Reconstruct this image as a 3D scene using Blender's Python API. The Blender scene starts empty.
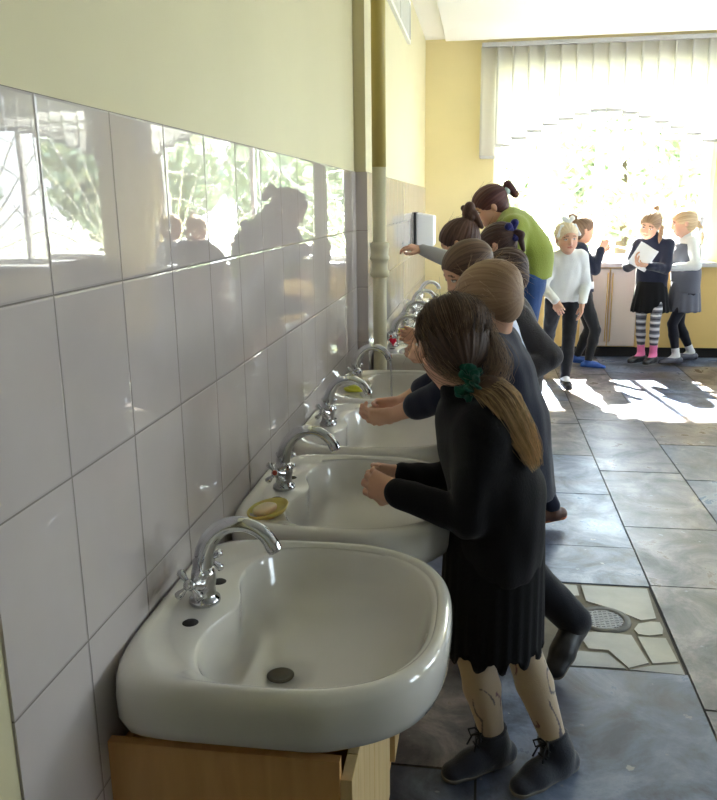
import time
T0 = time.time()
SKY, SUN, SUNDIR, EXPO = 4.0, 60.0, (.12, -1, -.91), 2.0
import bpy, bmesh, math, random
import numpy as np
from mathutils import Vector, Matrix
random.seed(7)
SC = bpy.context.scene
COL = SC.collection
PI = math.pi
R_ = math.radians
# ---------------------------------------------------------------- camera
F_PX = 804.46
YAW, PITCH, ROLL = R_(8.726), R_(13.631), R_(-0.75)
CAM = np.array([0.5518, 0.0, 1.32])
def cam_axes():
    f = np.array([-math.sin(YAW)*math.cos(PITCH), math.cos(YAW)*math.cos(PITCH), -math.sin(PITCH)])
    r = np.cross(f, [0, 0, 1]); r /= np.linalg.norm(r); u = np.cross(r, f)
    c, s = math.cos(ROLL), math.sin(ROLL)
    return c*r+s*u, -s*r+c*u, f
cam_d = bpy.data.cameras.new('camera'); cam = bpy.data.objects.new('camera', cam_d); COL.objects.link(cam)
_r, _u, _f = cam_axes()
cam.matrix_world = Matrix(((_r[0], _u[0], -_f[0], CAM[0]), (_r[1], _u[1], -_f[1], CAM[1]), (_r[2], _u[2], -_f[2], CAM[2]), (0, 0, 0, 1)))
cam_d.sensor_fit = 'HORIZONTAL'; cam_d.sensor_width = 36.0; cam_d.lens = 36.0*F_PX/717.0
cam_d.clip_start = 0.02; cam_d.clip_end = 400
SC.camera = cam
SC.view_settings.view_transform = 'Standard'; SC.view_settings.look = 'None'; SC.view_settings.gamma = 1
SC.view_settings.use_curve_mapping = False
SC.cycles.use_denoising = True
SC.cycles.max_bounces = 10; SC.cycles.diffuse_bounces = 6; SC.cycles.glossy_bounces = 4
SC.cycles.transparent_max_bounces = 12; SC.cycles.sample_clamp_indirect = 6.0
SC.cycles.caustics_reflective = False; SC.cycles.caustics_refractive = False

# ---------------------------------------------------------------- materials
def srgb(r, g, b):
    f = lambda c: (c/255/12.92) if c/255 <= .04045 else ((c/255+.055)/1.055)**2.4
    return (f(r), f(g), f(b), 1.0)
def new_mat(name):
    m = bpy.data.materials.new(name); m.use_nodes = True
    nt = m.node_tree; b = nt.nodes['Principled BSDF']
    return m, nt, b
def mat(name, col, rough=.6, metal=0.0, spec=.5, bump=0.0, bscale=80.0, var=0.0, vscale=6.0, attr=None, sheen=0.0, sss=0.0, coat=0.0, trans=0.0, stretch=None):
    m, nt, b = new_mat(name)
    b.inputs['Roughness'].default_value = rough; b.inputs['Metallic'].default_value = metal
    b.inputs['Specular IOR Level'].default_value = spec
    b.inputs['Base Color'].default_value = col
    if coat: b.inputs['Coat Weight'].default_value = coat; b.inputs['Coat Roughness'].default_value = .05
    if sheen: b.inputs['Sheen Weight'].default_value = sheen; b.inputs['Sheen Roughness'].default_value = .5
    if sss:
        b.inputs['Subsurface Weight'].default_value = sss
        b.inputs['Subsurface Radius'].default_value = (.010, .004, .002); b.inputs['Subsurface Scale'].default_value = 1.0
    if trans: b.inputs['Transmission Weight'].default_value = trans
    tc = nt.nodes.new('ShaderNodeTexCoord')
    src = tc.outputs['Object']
    if stretch:
        mp = nt.nodes.new('ShaderNodeMapping'); mp.inputs['Scale'].default_value = stretch
        nt.links.new(src, mp.inputs['Vector']); src = mp.outputs['Vector']
    base = None
    if attr:
        a = nt.nodes.new('ShaderNodeAttribute'); a.attribute_name = attr; base = a.outputs['Color']
    if var:
        n = nt.nodes.new('ShaderNodeTexNoise'); n.inputs['Scale'].default_value = vscale; n.inputs['Detail'].default_value = 4
        nt.links.new(src, n.inputs['Vector'])
        mr = nt.nodes.new('ShaderNodeMapRange'); mr.inputs['From Min'].default_value = .3; mr.inputs['From Max'].default_value = .7
        mr.inputs['To Min'].default_value = 1-var; mr.inputs['To Max'].default_value = 1+var
        nt.links.new(n.outputs['Fac'], mr.inputs['Value'])
        mx = nt.nodes.new('ShaderNodeMix'); mx.data_type = 'RGBA'; mx.blend_type = 'MULTIPLY'; mx.inputs['Factor'].default_value = 1
        if base: nt.links.new(base, mx.inputs['A'])
        else: mx.inputs['A'].default_value = col
        nt.links.new(mr.outputs['Result'], mx.inputs['B'])
        base = mx.outputs['Result']
    if base: nt.links.new(base, b.inputs['Base Color'])
    if bump:
        n2 = nt.nodes.new('ShaderNodeTexNoise'); n2.inputs['Scale'].default_value = bscale; n2.inputs['Detail'].default_value = 3
        nt.links.new(src, n2.inputs['Vector'])
        bp = nt.nodes.new('ShaderNodeBump'); bp.inputs['Strength'].default_value = bump; bp.inputs['Distance'].default_value = .004
        nt.links.new(n2.outputs['Fac'], bp.inputs['Height']); nt.links.new(bp.outputs['Normal'], b.inputs['Normal'])
    return m

# ---------------------------------------------------------------- mesh helpers
def obj(name, bm_or_me, m=None, parent=None, smooth=True, angle=None):
    if isinstance(bm_or_me, bmesh.types.BMesh):
        me = bpy.data.meshes.new(name); bm_or_me.normal_update(); bm_or_me.to_mesh(me); bm_or_me.free()
    else: me = bm_or_me
    if m is not None:
        for mm in (m if isinstance(m, (list, tuple)) else [m]): me.materials.append(mm)
    if smooth:
        me.polygons.foreach_set('use_smooth', [True]*len(me.polygons))
        if angle is not None:
            try: me.set_sharp_from_angle(angle=R_(angle))
            except Exception: pass
    o = bpy.data.objects.new(name, me); COL.objects.link(o)
    if parent is not None:
        o.parent = parent
        o.matrix_parent_inverse = parent.matrix_world.inverted() if False else Matrix.Identity(4)
    return o
def tag(o, label=None, cat=None, group=None, kind=None):
    if label: o['label'] = label
    if cat: o['category'] = cat
    if group: o['group'] = group
    if kind: o['kind'] = kind
    return o
def thing(name, label, cat, loc=(0, 0, 0), group=None):
    o = bpy.data.objects.new(name, None); COL.objects.link(o); o.location = loc; o.empty_display_size = .05
    return tag(o, label, cat, group)
def struct(name, bm, m, smooth=False, **k):
    return tag(obj(name, bm, m, None, smooth, **k), kind='structure')
def box(bm, x0, x1, y0, y1, z0, z1, bev=0.0, mi=0, M=None):
    r = bmesh.ops.create_cube(bm, size=1.0)
    vs = r['verts']
    for v in vs:
        v.co = Vector(((x0+x1)/2+v.co.x*(x1-x0), (y0+y1)/2+v.co.y*(y1-y0), (z0+z1)/2+v.co.z*(z1-z0)))
    fs = list({f for v in vs for f in v.link_faces})
    if bev > 0:
        es = list({e for v in vs for e in v.link_edges})
        rr = bmesh.ops.bevel(bm, geom=es, offset=bev, segments=2, profile=.5, affect='EDGES', clamp_overlap=True)
        vs = list({v for f in rr['faces'] for v in f.verts}|{v for v in vs if v.is_valid})
        fs = list({f for v in vs if v.is_valid for f in v.link_faces})
    for f in fs: f.material_index = mi
    if M is not None:
        for v in vs:
            if v.is_valid: v.co = M @ v.co
    return vs
def tube(bm, pts, radii, seg=12, cap=True, mi=0):
    pts = [Vector(p) for p in pts]; n = len(pts)
    if not isinstance(radii, (list, tuple)): radii = [radii]*n
    rings = []; prev = None
    for i, p in enumerate(pts):
        t = (pts[min(i+1, n-1)]-pts[max(i-1, 0)]).normalized()
        if prev is None:
            a = Vector((0, 0, 1)) if abs(t.z) < .9 else Vector((1, 0, 0))
            u = t.cross(a).normalized()
        else:
            u = (prev - t*prev.dot(t)).normalized()
        prev = u; w = t.cross(u)
        rings.append([bm.verts.new(p+(u*math.cos(2*PI*k/seg)+w*math.sin(2*PI*k/seg))*radii[i]) for k in range(seg)])
    for a, b in zip(rings, rings[1:]):
        for k in range(seg):
            f = bm.faces.new((a[k], a[(k+1) % seg], b[(k+1) % seg], b[k])); f.material_index = mi
    if cap:
        f = bm.faces.new(list(reversed(rings[0]))); f.material_index = mi
        f = bm.faces.new(rings[-1]); f.material_index = mi
    return rings
def lathe(bm, prof, M=None, seg=24, mi=0):
    rings = []
    for r, z in prof:
        ring = []
        for k in range(seg):
            p = Vector((max(r, 1e-5)*math.cos(2*PI*k/seg), max(r, 1e-5)*math.sin(2*PI*k/seg), z))
            ring.append(bm.verts.new(M @ p if M else p))
        rings.append(ring)
    for a, b in zip(rings, rings[1:]):
        for k in range(seg):
            bm.faces.new((a[k], a[(k+1) % seg], b[(k+1) % seg], b[k])).material_index = mi
    for ring, rv in ((rings[0], True), (rings[-1], False)):
        try: bm.faces.new(list(reversed(ring)) if rv else ring).material_index = mi
        except ValueError: pass
def bez(p0, p1, p2, p3, n):
    o = []
    for i in range(n+1):
        t = i/n; s = 1-t
        o.append(Vector(p0)*s**3+Vector(p1)*3*s*s*t+Vector(p2)*3*s*t*t+Vector(p3)*t**3)
    return o
def align(pos, zdir, xhint=(1, 0, 0)):
    z = Vector(zdir).normalized(); x = Vector(xhint); x = (x-z*x.dot(z))
    if x.length < 1e-4: x = Vector((0, 1, 0)); x = x-z*x.dot(z)
    x.normalize(); y = z.cross(x)
    return Matrix(((x.x, y.x, z.x, pos[0]), (x.y, y.y, z.y, pos[1]), (x.z, y.z, z.z, pos[2]), (0, 0, 0, 1)))
def copy_tree(o, parent=None):
    c = o.copy(); COL.objects.link(c); c.parent = parent
    for ch in list(o.children): copy_tree(ch, c)
    return c
# ---------------------------------------------------------------- implicit surfaces for bodies and clothes
A3 = lambda p: np.array(p, dtype=float)
def nrm(v): v = A3(v); return v/(np.linalg.norm(v)+1e-12)
def P_cone(a, b, ra, rb=None, k=.02): return ('c', A3(a), A3(b), ra, ra if rb is None else rb, k, None, 1.0)
def P_flat(a, b, ra, rb, n, s, k=.02): return ('c', A3(a), A3(b), ra, rb, k, nrm(n), s)
def P_ell(c, ax, rad, k=.02): return ('e', A3(c), A3(ax), A3(rad), k)
def prim_d(pr, P):
    if pr[0] == 'c':
        _, a, b, ra, rb, k, n, s = pr
        q = P-a; ba = b-a
        if n is not None:
            q = q+np.outer(q@n, n)*(1/s-1); ba = ba+n*(ba@n)*(1/s-1)
        L = ba@ba
        h = np.clip((q@ba)/L, 0, 1) if L > 1e-12 else np.zeros(len(q))
        d = np.sqrt(((q-h[:, None]*ba)**2).sum(1))-(ra+(rb-ra)*h)
        return d*(s if n is not None and s < 1 else 1)
    _, c, ax, rad, k = pr
    q = (P-c)@ax.T
    k0 = np.sqrt(((q/rad)**2).sum(1)); k1 = np.sqrt(((q/rad**2)**2).sum(1))
    return k0*(k0-1)/np.maximum(k1, 1e-9)
def smin(a, b, k):
    if k <= 0: return np.minimum(a, b)
    h = np.maximum(k-np.abs(a-b), 0)/k
    return np.minimum(a, b)-h*h*k*.25
def U(prims, grow=0.0):
    def f(P):
        d = None
        for pr in prims:
            e = prim_d(pr, P)
            kk = pr[5] if pr[0] == 'c' else pr[4]
            d = e if d is None else smin(d, e, kk)
        return d-grow
    return f
def cut_plane(f, p, n, k=0.0):          # keeps the side n points away from
    p = A3(p); n = nrm(n)
    return lambda P: np.maximum(f(P), (P-p)@n)
def cut_sub(f, g, k=.004): return lambda P: -smin(-f(P), g(P), k)
_nr = np.random.RandomState(5)
_ND = _nr.normal(size=(10, 3)); _ND /= np.linalg.norm(_ND, axis=1)[:, None]; _NP = _nr.rand(10)*6.28
def snoise(P, freq):
    s = 0
    for i in range(10): s = s+np.sin((P@_ND[i])*freq*(1+.25*i)*1.0+_NP[i]+1.7*np.sin(P@_ND[(i+3) % 10]*freq*.6))
    return s/6.0
def wrinkle(f, amp, freq, stretch=(1, 1, .55)):
    st = A3(stretch)
    def g(P):
        d = f(P)
        near = np.abs(d) < .06
        if near.any():
            d = d.copy(); d[near] += amp*snoise(P[near]*st, freq)
        return d
    return g
def shell(f, t): return lambda P: np.maximum(f(P), -(f(P)+t))
def isomesh(f, lo, hi, v, n=8):
    lo = np.floor(A3(lo)/v/n).astype(int); hi = np.ceil(A3(hi)/v/n).astype(int)+1
    g = np.stack(np.meshgrid(*[np.arange(lo[i], hi[i]) for i in range(3)], indexing='ij'), -1).reshape(-1, 3)
    c = (g+.5)*n*v
    d = np.concatenate([f(c[i:i+60000]) for i in range(0, len(c), 60000)])
    g = g[np.abs(d) < n*v*.87*1.25+.012]
    m = n+1
    off = np.stack(np.meshgrid(*[np.arange(m)]*3, indexing='ij'), -1).reshape(-1, 3)
    K1 = 1 << 20
    def key(ijk): ijk = ijk+(1 << 19); return (ijk[..., 0]*K1+ijk[..., 1])*K1+ijk[..., 2]
    keys, verts, edges = [], [], []
    corners = np.array([[0,0,0],[1,0,0],[0,1,0],[1,1,0],[0,0,1],[1,0,1],[0,1,1],[1,1,1]])
    ce = [(0,1),(2,3),(4,5),(6,7),(0,2),(1,3),(4,6),(5,7),(0,4),(1,5),(2,6),(3,7)]
    B = 40
    for s in range(0, len(g), B):
        gb = g[s:s+B]
        ijk = gb[:, None, :]*n+off[None]
        D = f((ijk*v).reshape(-1, 3)).reshape(len(gb), m, m, m)
        D = np.where(D == 0, 1e-9, D)
        S = D < 0
        V = [D[:, c0[0]:c0[0]+n, c0[1]:c0[1]+n, c0[2]:c0[2]+n] for c0 in corners]
        cnt = sum((x < 0).astype(int) for x in V)
        mask = (cnt > 0) & (cnt < 8)
        bi, i, j, k = np.nonzero(mask)
        if len(bi) == 0: continue
        vals = np.stack([x[mask] for x in V], -1)
        acc = np.zeros((len(bi), 3)); num = np.zeros(len(bi))
        for a, b in ce:
            da, db = vals[:, a], vals[:, b]
            cr = (da < 0) != (db < 0)
            t = np.where(cr, da/np.where(cr, da-db, 1), 0)
            p = corners[a]+t[:, None]*(corners[b]-corners[a])
            acc += np.where(cr[:, None], p, 0); num += cr
        cell = gb[bi]*n+np.stack([i, j, k], -1)
        verts.append((cell+acc/num[:, None])*v); keys.append(key(cell))
        for ax in range(3):
            sl0 = [slice(None), slice(0, n), slice(0, n), slice(0, n)]; sl1 = list(sl0); sl1[ax+1] = slice(1, n+1)
            a = S[tuple(sl0)]; b = S[tuple(sl1)]
            bi2, i2, j2, k2 = np.nonzero(a != b)
            if len(bi2) == 0: continue
            base = gb[bi2]*n+np.stack([i2, j2, k2], -1)
            edges.append((ax, base, a[bi2, i2, j2, k2]))
    if not verts: return np.zeros((0, 3)), np.zeros((0, 4), int)
    verts = np.concatenate(verts); keys = np.concatenate(keys)
    o = np.argsort(keys); ks = keys[o]
    quads = []
    for ax, base, flip in edges:
        u = np.zeros(3, int); w = np.zeros(3, int); u[(ax+1) % 3] = 1; w[(ax+2) % 3] = 1
        cs = [base-u-w, base-w, base, base-u]
        idx = []
        ok = np.ones(len(base), bool)
        for c in cs:
            kk = key(c); q = np.clip(np.searchsorted(ks, kk), 0, len(ks)-1)
            ok &= ks[q] == kk; idx.append(o[q])
        Q = np.stack(idx, -1)
        Q = np.where(flip[:, None], Q, Q[:, ::-1])
        quads.append(Q[ok])
    Q = np.concatenate(quads)
    return verts, Q
def bbox_of(prims, pad=.03):
    pts = []
    for pr in prims:
        if pr[0] == 'c':
            r = max(pr[3], pr[4]); pts += [pr[1]-r, pr[1]+r, pr[2]-r, pr[2]+r]
        else:
            r = max(pr[3]); pts += [pr[1]-r, pr[1]+r]
    pts = np.array(pts)
    return pts.min(0)-pad, pts.max(0)+pad
def npmesh(name, V, Q, colfn=None, origin=(0, 0, 0)):
    me = bpy.data.meshes.new(name)
    Vl = V-A3(origin)
    me.vertices.add(len(V)); me.vertices.foreach_set('co', Vl.astype(np.float32).ravel())
    nf = len(Q); w = Q.shape[1]
    me.loops.add(nf*w); me.loops.foreach_set('vertex_index', Q.astype(np.int32).ravel())
    me.polygons.add(nf); me.polygons.foreach_set('loop_start', np.arange(0, nf*w, w, dtype=np.int32))
    me.update(calc_edges=True); me.validate()
    if colfn is not None:
        c = np.asarray(colfn(V) if callable(colfn) else colfn, dtype=np.float32)
        if c.shape[1] == 3: c = np.concatenate([c, np.ones((len(c), 1), np.float32)], 1)
        at = me.color_attributes.new('Col', 'FLOAT_COLOR', 'POINT'); at.data.foreach_set('color', c.ravel())
    return me
def iso_obj(name, f, lo, hi, v, m, parent, colfn=None, extra=None):
    V, Q = isomesh(f, lo, hi, v)
    if extra:
        for (V2, Q2) in extra:
            Q = np.concatenate([Q, Q2+len(V)]); V = np.concatenate([V, V2])
    org = A3(parent.location) if parent is not None else np.zeros(3)
    return obj(name, npmesh(name, V, Q, colfn, org), m, parent)
# ---------------------------------------------------------------- measuring helpers (camera rays to real-world planes)
def ray(px, py):
    r, u, f = cam_axes()
    return f+r*((px-358.5)/F_PX)-u*((py-400)/F_PX)
def on_plane(px, py, ax, val):
    d = ray(px, py); return CAM+d*((val-CAM[ax])/d[ax])
def at(px, py, Y): return on_plane(px, py, 1, Y)
def atz(px, py, Z): return on_plane(px, py, 2, Z)

# ---------------------------------------------------------------- setting materials
TILE_Y0, TILE_W, TILE_H, TILE_TOP = 0.982, 0.209, 0.25, 1.46
def tile_material():
    m, nt, b = new_mat('glazed_tile'); N = nt.nodes.new; L = nt.links.new
    b.inputs['Roughness'].default_value = .07; b.inputs['Specular IOR Level'].default_value = .5; b.inputs['IOR'].default_value = 1.42
    g = N('ShaderNodeNewGeometry'); s = N('ShaderNodeSeparateXYZ'); L(g.outputs['Position'], s.inputs[0])
    def mth(op, a, bb=None, c=None):
        n = N('ShaderNodeMath'); n.operation = op
        for i, x in enumerate((a, bb, c)):
            if x is None: continue
            if isinstance(x, (int, float)): n.inputs[i].default_value = x
            else: L(x, n.inputs[i])
        return n.outputs[0]
    xy = mth('ADD', s.outputs[1], mth('MULTIPLY', s.outputs[0], 1.0))
    u = mth('DIVIDE', mth('SUBTRACT', xy, TILE_Y0-10*TILE_W), TILE_W)
    v = mth('DIVIDE', mth('SUBTRACT', TILE_TOP+.0, s.outputs[2]), TILE_H)
    fu, fv = mth('FRACT', u), mth('FRACT', v); iu, iv = mth('FLOOR', u), mth('FLOOR', v)
    du = mth('MULTIPLY', mth('MINIMUM', fu, mth('SUBTRACT', 1.0, fu)), TILE_W)
    dv = mth('MULTIPLY', mth('MINIMUM', fv, mth('SUBTRACT', 1.0, fv)), TILE_H)
    dd = mth('MINIMUM', du, dv)
    grout = mth('LESS_THAN', dd, .0013)
    cx = N('ShaderNodeCombineXYZ'); L(iu, cx.inputs[0]); L(iv, cx.inputs[1])
    wn = N('ShaderNodeTexWhiteNoise'); L(cx.outputs[0], wn.inputs['Vector'])
    sc = N('ShaderNodeSeparateColor'); L(wn.outputs['Color'], sc.inputs[0])
    mix = N('ShaderNodeMix'); mix.data_type = 'RGBA'; L(grout, mix.inputs['Factor'])
    no = N('ShaderNodeTexNoise'); no.inputs['Scale'].default_value = 5; no.inputs['Detail'].default_value = 5
    L(g.outputs['Position'], no.inputs['Vector'])
    rm = N('ShaderNodeValToRGB'); L(no.outputs['Fac'], rm.inputs[0])
    rm.color_ramp.elements[0].position = .3; rm.color_ramp.elements[0].color = srgb(188, 180, 177)
    rm.color_ramp.elements[1].position = .7; rm.color_ramp.elements[1].color = srgb(197, 189, 186)
    L(rm.outputs[0], mix.inputs['A']); mix.inputs['B'].default_value = srgb(128, 120, 114)
    L(mix.outputs['Result'], b.inputs['Base Color'])
    L(mth('ADD', mth('MULTIPLY', grout, .6), .014), b.inputs['Roughness'])
    # every tile leans a hair differently, rounded edges, faint waviness of the glaze
    tilt = mth('ADD', mth('MULTIPLY', mth('SUBTRACT', fu, .5), mth('MULTIPLY', mth('SUBTRACT', sc.outputs[0], .5), .0016)),
               mth('MULTIPLY', mth('SUBTRACT', fv, .5), mth('MULTIPLY', mth('SUBTRACT', sc.outputs[1], .5), .0016)))
    edge = mth('MULTIPLY', mth('MINIMUM', mth('DIVIDE', dd, .004), 1.0), .0011)
    nz = N('ShaderNodeTexNoise'); nz.inputs['Scale'].default_value = 7; nz.inputs['Detail'].default_value = 1; L(g.outputs['Position'], nz.inputs['Vector'])
    h = mth('ADD', mth('ADD', tilt, edge), mth('MULTIPLY', nz.outputs['Fac'], .00018))
    bp = N('ShaderNodeBump'); bp.inputs['Strength'].default_value = 1; bp.inputs['Distance'].default_value = 1
    L(h, bp.inputs['Height']); L(bp.outputs['Normal'], b.inputs['Normal'])
    return m
M_tile = tile_material()
M_yellow = mat('yellow_wall_paint', srgb(204, 196, 160), .55, bump=.12, bscale=25, var=.03, vscale=2)
M_yellow2 = mat('yellow_panel_paint', srgb(238, 224, 172), .45, var=.03, vscale=3)
M_panel = mat('ochre_yellow_panel_paint', srgb(230, 196, 124), .45, var=.03, vscale=3)
M_white = mat('white_paint', srgb(235, 234, 228), .45, var=.02)
M_ceil = mat('ceiling_paint', srgb(240, 240, 238), .8)
M_frame = mat('window_frame_paint', srgb(238, 238, 234), .35)
M_dark = mat('dark_gap', srgb(46, 42, 40), .9)
M_sill = mat('grey_sill', srgb(190, 190, 190), .35)
M_chrome = mat('chrome', srgb(205, 205, 208), .09, metal=1.0)
M_steel = mat('brushed_steel', srgb(118, 118, 118), .45, metal=1.0, bump=.1)
M_black = mat('black_plastic', srgb(28, 28, 30), .5)

def slate_material():
    m, nt, b = new_mat('slate_slabs'); N = nt.nodes.new; L = nt.links.new
    a = N('ShaderNodeAttribute'); a.attribute_name = 'Col'
    g = N('ShaderNodeNewGeometry')
    n1 = N('ShaderNodeTexNoise'); n1.inputs['Scale'].default_value = 4.5; n1.inputs['Detail'].default_value = 10; n1.inputs['Roughness'].default_value = .68; n1.inputs['Distortion'].default_value = .5
    L(g.outputs['Position'], n1.inputs['Vector'])
    r1 = N('ShaderNodeValToRGB'); L(n1.outputs['Fac'], r1.inputs[0])
    e = r1.color_ramp.elements; e[0].position = .36; e[0].color = (.28, .30, .34, 1); e[1].position = .66; e[1].color = (2.3, 2.2, 2.0, 1)
    e2 = e.new(.5); e2.color = (.95, .95, .97, 1)
    mx = N('ShaderNodeMix'); mx.data_type = 'RGBA'; mx.blend_type = 'MULTIPLY'; mx.inputs['Factor'].default_value = 1
    L(a.outputs['Color'], mx.inputs['A']); L(r1.outputs[0], mx.inputs['B'])
    # rust brown clouds
    n2 = N('ShaderNodeTexNoise'); n2.inputs['Scale'].default_value = 2.3; n2.inputs['Detail'].default_value = 6; n2.inputs['Distortion'].default_value = .8
    L(g.outputs['Position'], n2.inputs['Vector'])
    r2 = N('ShaderNodeValToRGB'); L(n2.outputs['Fac'], r2.inputs[0]); r2.color_ramp.elements[0].position = .5; r2.color_ramp.elements[1].position = .66
    r2.color_ramp.elements[1].color = (.55, .55, .55, 1)
    m2 = N('ShaderNodeMix'); m2.data_type = 'RGBA'; L(r2.outputs[0], m2.inputs['Factor']); L(mx.outputs['Result'], m2.inputs['A']); m2.inputs['B'].default_value = srgb(92, 78, 66)
    # small pale specks
    n3 = N('ShaderNodeTexNoise'); n3.inputs['Scale'].default_value = 22; n3.inputs['Detail'].default_value = 3; L(g.outputs['Position'], n3.inputs['Vector'])
    r3 = N('ShaderNodeValToRGB'); L(n3.outputs['Fac'], r3.inputs[0]); r3.color_ramp.elements[0].position = .69; r3.color_ramp.elements[1].position = .73
    m3 = N('ShaderNodeMix'); m3.data_type = 'RGBA'; L(r3.outputs[0], m3.inputs['Factor']); L(m2.outputs['Result'], m3.inputs['A']); m3.inputs['B'].default_value = srgb(140, 144, 148)
    L(m3.outputs['Result'], b.inputs['Base Color'])
    rr = N('ShaderNodeMapRange'); L(n1.outputs['Fac'], rr.inputs['Value']); rr.inputs['From Min'].default_value = .3; rr.inputs['From Max'].default_value = .7
    rr.inputs['To Min'].default_value = .42; rr.inputs['To Max'].default_value = .24; L(rr.outputs[0], b.inputs['Roughness'])
    b.inputs['Specular IOR Level'].default_value = .6
    bp = N('ShaderNodeBump'); bp.inputs['Strength'].default_value = .7; bp.inputs['Distance'].default_value = .004
    L(n1.outputs['Fac'], bp.inputs['Height']); L(bp.outputs['Normal'], b.inputs['Normal'])
    return m
M_slate = slate_material()
M_marble = mat('marble_shards', srgb(188, 182, 165), .4, attr='Col', var=.14, vscale=7, bump=.3, bscale=18)
M_grout = mat('floor_grout', srgb(58, 54, 50), .8); M_mortar = mat('old_mortar', srgb(128, 120, 104), .85, bump=.5, bscale=40, var=.15, vscale=14)

X1, YB, YF, ZC, STEP_Y, STEP_X = 5.4, 7.3, -2.6, 2.66, 3.6, 0.05

# ---------------------------------------------------------------- floor
def floor():
    bm = bmesh.new()
    box(bm, -.3, X1+.2, YF-.2, YB+.3, -.12, -.004, mi=2)
    cl = bm.verts.layers.float_color.new('Col')
    rnd = random.Random(11)
    pal = [srgb(86, 99, 124), srgb(94, 105, 128), srgb(78, 86, 102), srgb(106, 100, 98), srgb(90, 101, 124), srgb(100, 92, 88)]
    cols = [(-.02, .565, [-2.6, -1.7, -.8, -.1, .55, 1.25, 1.68, 2.2, 2.9, 3.5, 4.2, 4.9, 5.6, 6.3, 7.3]),
            (.565, 1.165, [-2.6, -1.6, -.6, .1, .8, 1.5, 2.17, 'M', 2.72, 3.05, 3.65, 4.25, 4.9, 5.5, 6.2, 6.85, 7.3]),
            (1.165, 1.555, [-2.6, -1.4, -.4, .4, 1.1, 2.0, 2.73, 3.27, 4.0, 5.0, 5.7, 6.4, 6.9, 7.3]),
            (1.555, 2.155, [-2.6, -1.5, -.5, .4, 1.3, 2.2, 3.1, 3.9, 4.5, 5.15, 5.9, 6.5, 7.3]),
            (2.155, 2.6, [-2.6, -1.2, 0, 1.0, 2.0, 3.0, 3.6, 4.4, 5.3, 6.1, 6.8, 7.3]),
            (2.6, 3.2, [-2.6, -1.4, -.3, .8, 1.8, 2.8, 3.7, 4.6, 5.4, 6.3, 7.3]),
            (3.2, 4.3, [-2.6, -1.2, .2, 1.6, 3.0, 4.4, 5.8, 7.3]), (4.3, 5.42, [-2.6, -1, .6, 2.0, 3.4, 4.8, 6.1, 7.3])]
    for x0, x1, ys in cols:
        skip = False; prev = None
        for y in ys:
            if y == 'M': skip = True; continue
            if prev is not None and not skip:
                g = .003; jt = [rnd.uniform(-.004, .004) for _ in range(4)]
                h = 0.0
                vs = [bm.verts.new((x0+g, prev+g+jt[0], h)), bm.verts.new((x1-g, prev+g+jt[1], h)), bm.verts.new((x1-g, y-g+jt[2]*0, h)), bm.verts.new((x0+g, y-g, h))]
                lo = [bm.verts.new((v.co.x, v.co.y, -.006)) for v in vs]
                fs = [bm.faces.new(vs)]+[bm.faces.new((lo[i], lo[(i+1) % 4], vs[(i+1) % 4], vs[i])) for i in range(4)]
                c = rnd.choice(pal)
                if x0 > 1.1 and x0 < 1.5: c = rnd.choice([srgb(112, 106, 106), srgb(104, 98, 100), srgb(98, 98, 106)])
                for v in vs+lo: v[cl] = c
                for f in fs: f.material_index = 0
            prev = y; skip = False
    # broken marble strip round the floor drain
    def zp(l): return [atz(520+a/3.635, 540+b/3.635, 0.0) for a, b in l]
    shards = [[(110,157),(205,165),(216,203),(140,203)], [(222,165),(462,178),(495,286),(440,292),(335,250),(240,222)],
              [(430,305),(475,297),(508,300),(520,322),(518,343),(470,348),(430,343),(415,325)], [(140,222),(175,222),(200,245),(192,270),(168,286),(140,262)],
              [(205,332),(330,338),(405,347),(468,448),(395,466),(322,400),(250,395)], [(428,352),(530,358),(574,443),(482,450)],
              [(160,400),(318,412),(385,468),(258,460),(150,455)], [(400,472),(480,457),(580,452),(600,492)]]
    polys = [zp(s) for s in shards]
    polys += [[(.575, 2.18, 0), (.70, 2.18, 0), (.74, 2.34, 0), (.62, 2.38, 0), (.575, 2.33, 0)], [(.575, 2.36, 0), (.62, 2.41, 0), (.75, 2.37, 0), (.80, 2.5, 0), (.68, 2.55, 0), (.575, 2.5, 0)],
              [(.575, 2.53, 0), (.68, 2.57, 0), (.79, 2.54, 0), (.80, 2.71, 0), (.575, 2.71, 0)]]
    for P in polys:
        vs = [bm.verts.new((p[0], p[1], 0.001)) for p in P]; lo = [bm.verts.new((p[0], p[1], -.006)) for p in P]
        k = len(vs)
        a = sum((vs[i].co.x*vs[(i+1) % k].co.y-vs[(i+1) % k].co.x*vs[i].co.y) for i in range(k))
        if a < 0: vs.reverse(); lo.reverse()
        fs = [bm.faces.new(vs)]+[bm.faces.new((lo[i], lo[(i+1) % k], vs[(i+1) % k], vs[i])) for i in range(k)]
        c = rnd.choice([srgb(172, 168, 152), srgb(152, 152, 146), srgb(164, 160, 148)])
        for v in vs+lo: v[cl] = c
        for f in fs: f.material_index = 1
    box(bm, .572, 1.158, 2.177, 2.716, -.03, -.0025, mi=3)
    return struct('floor', bm, [M_slate, M_marble, M_grout, M_mortar])
floor()
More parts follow.
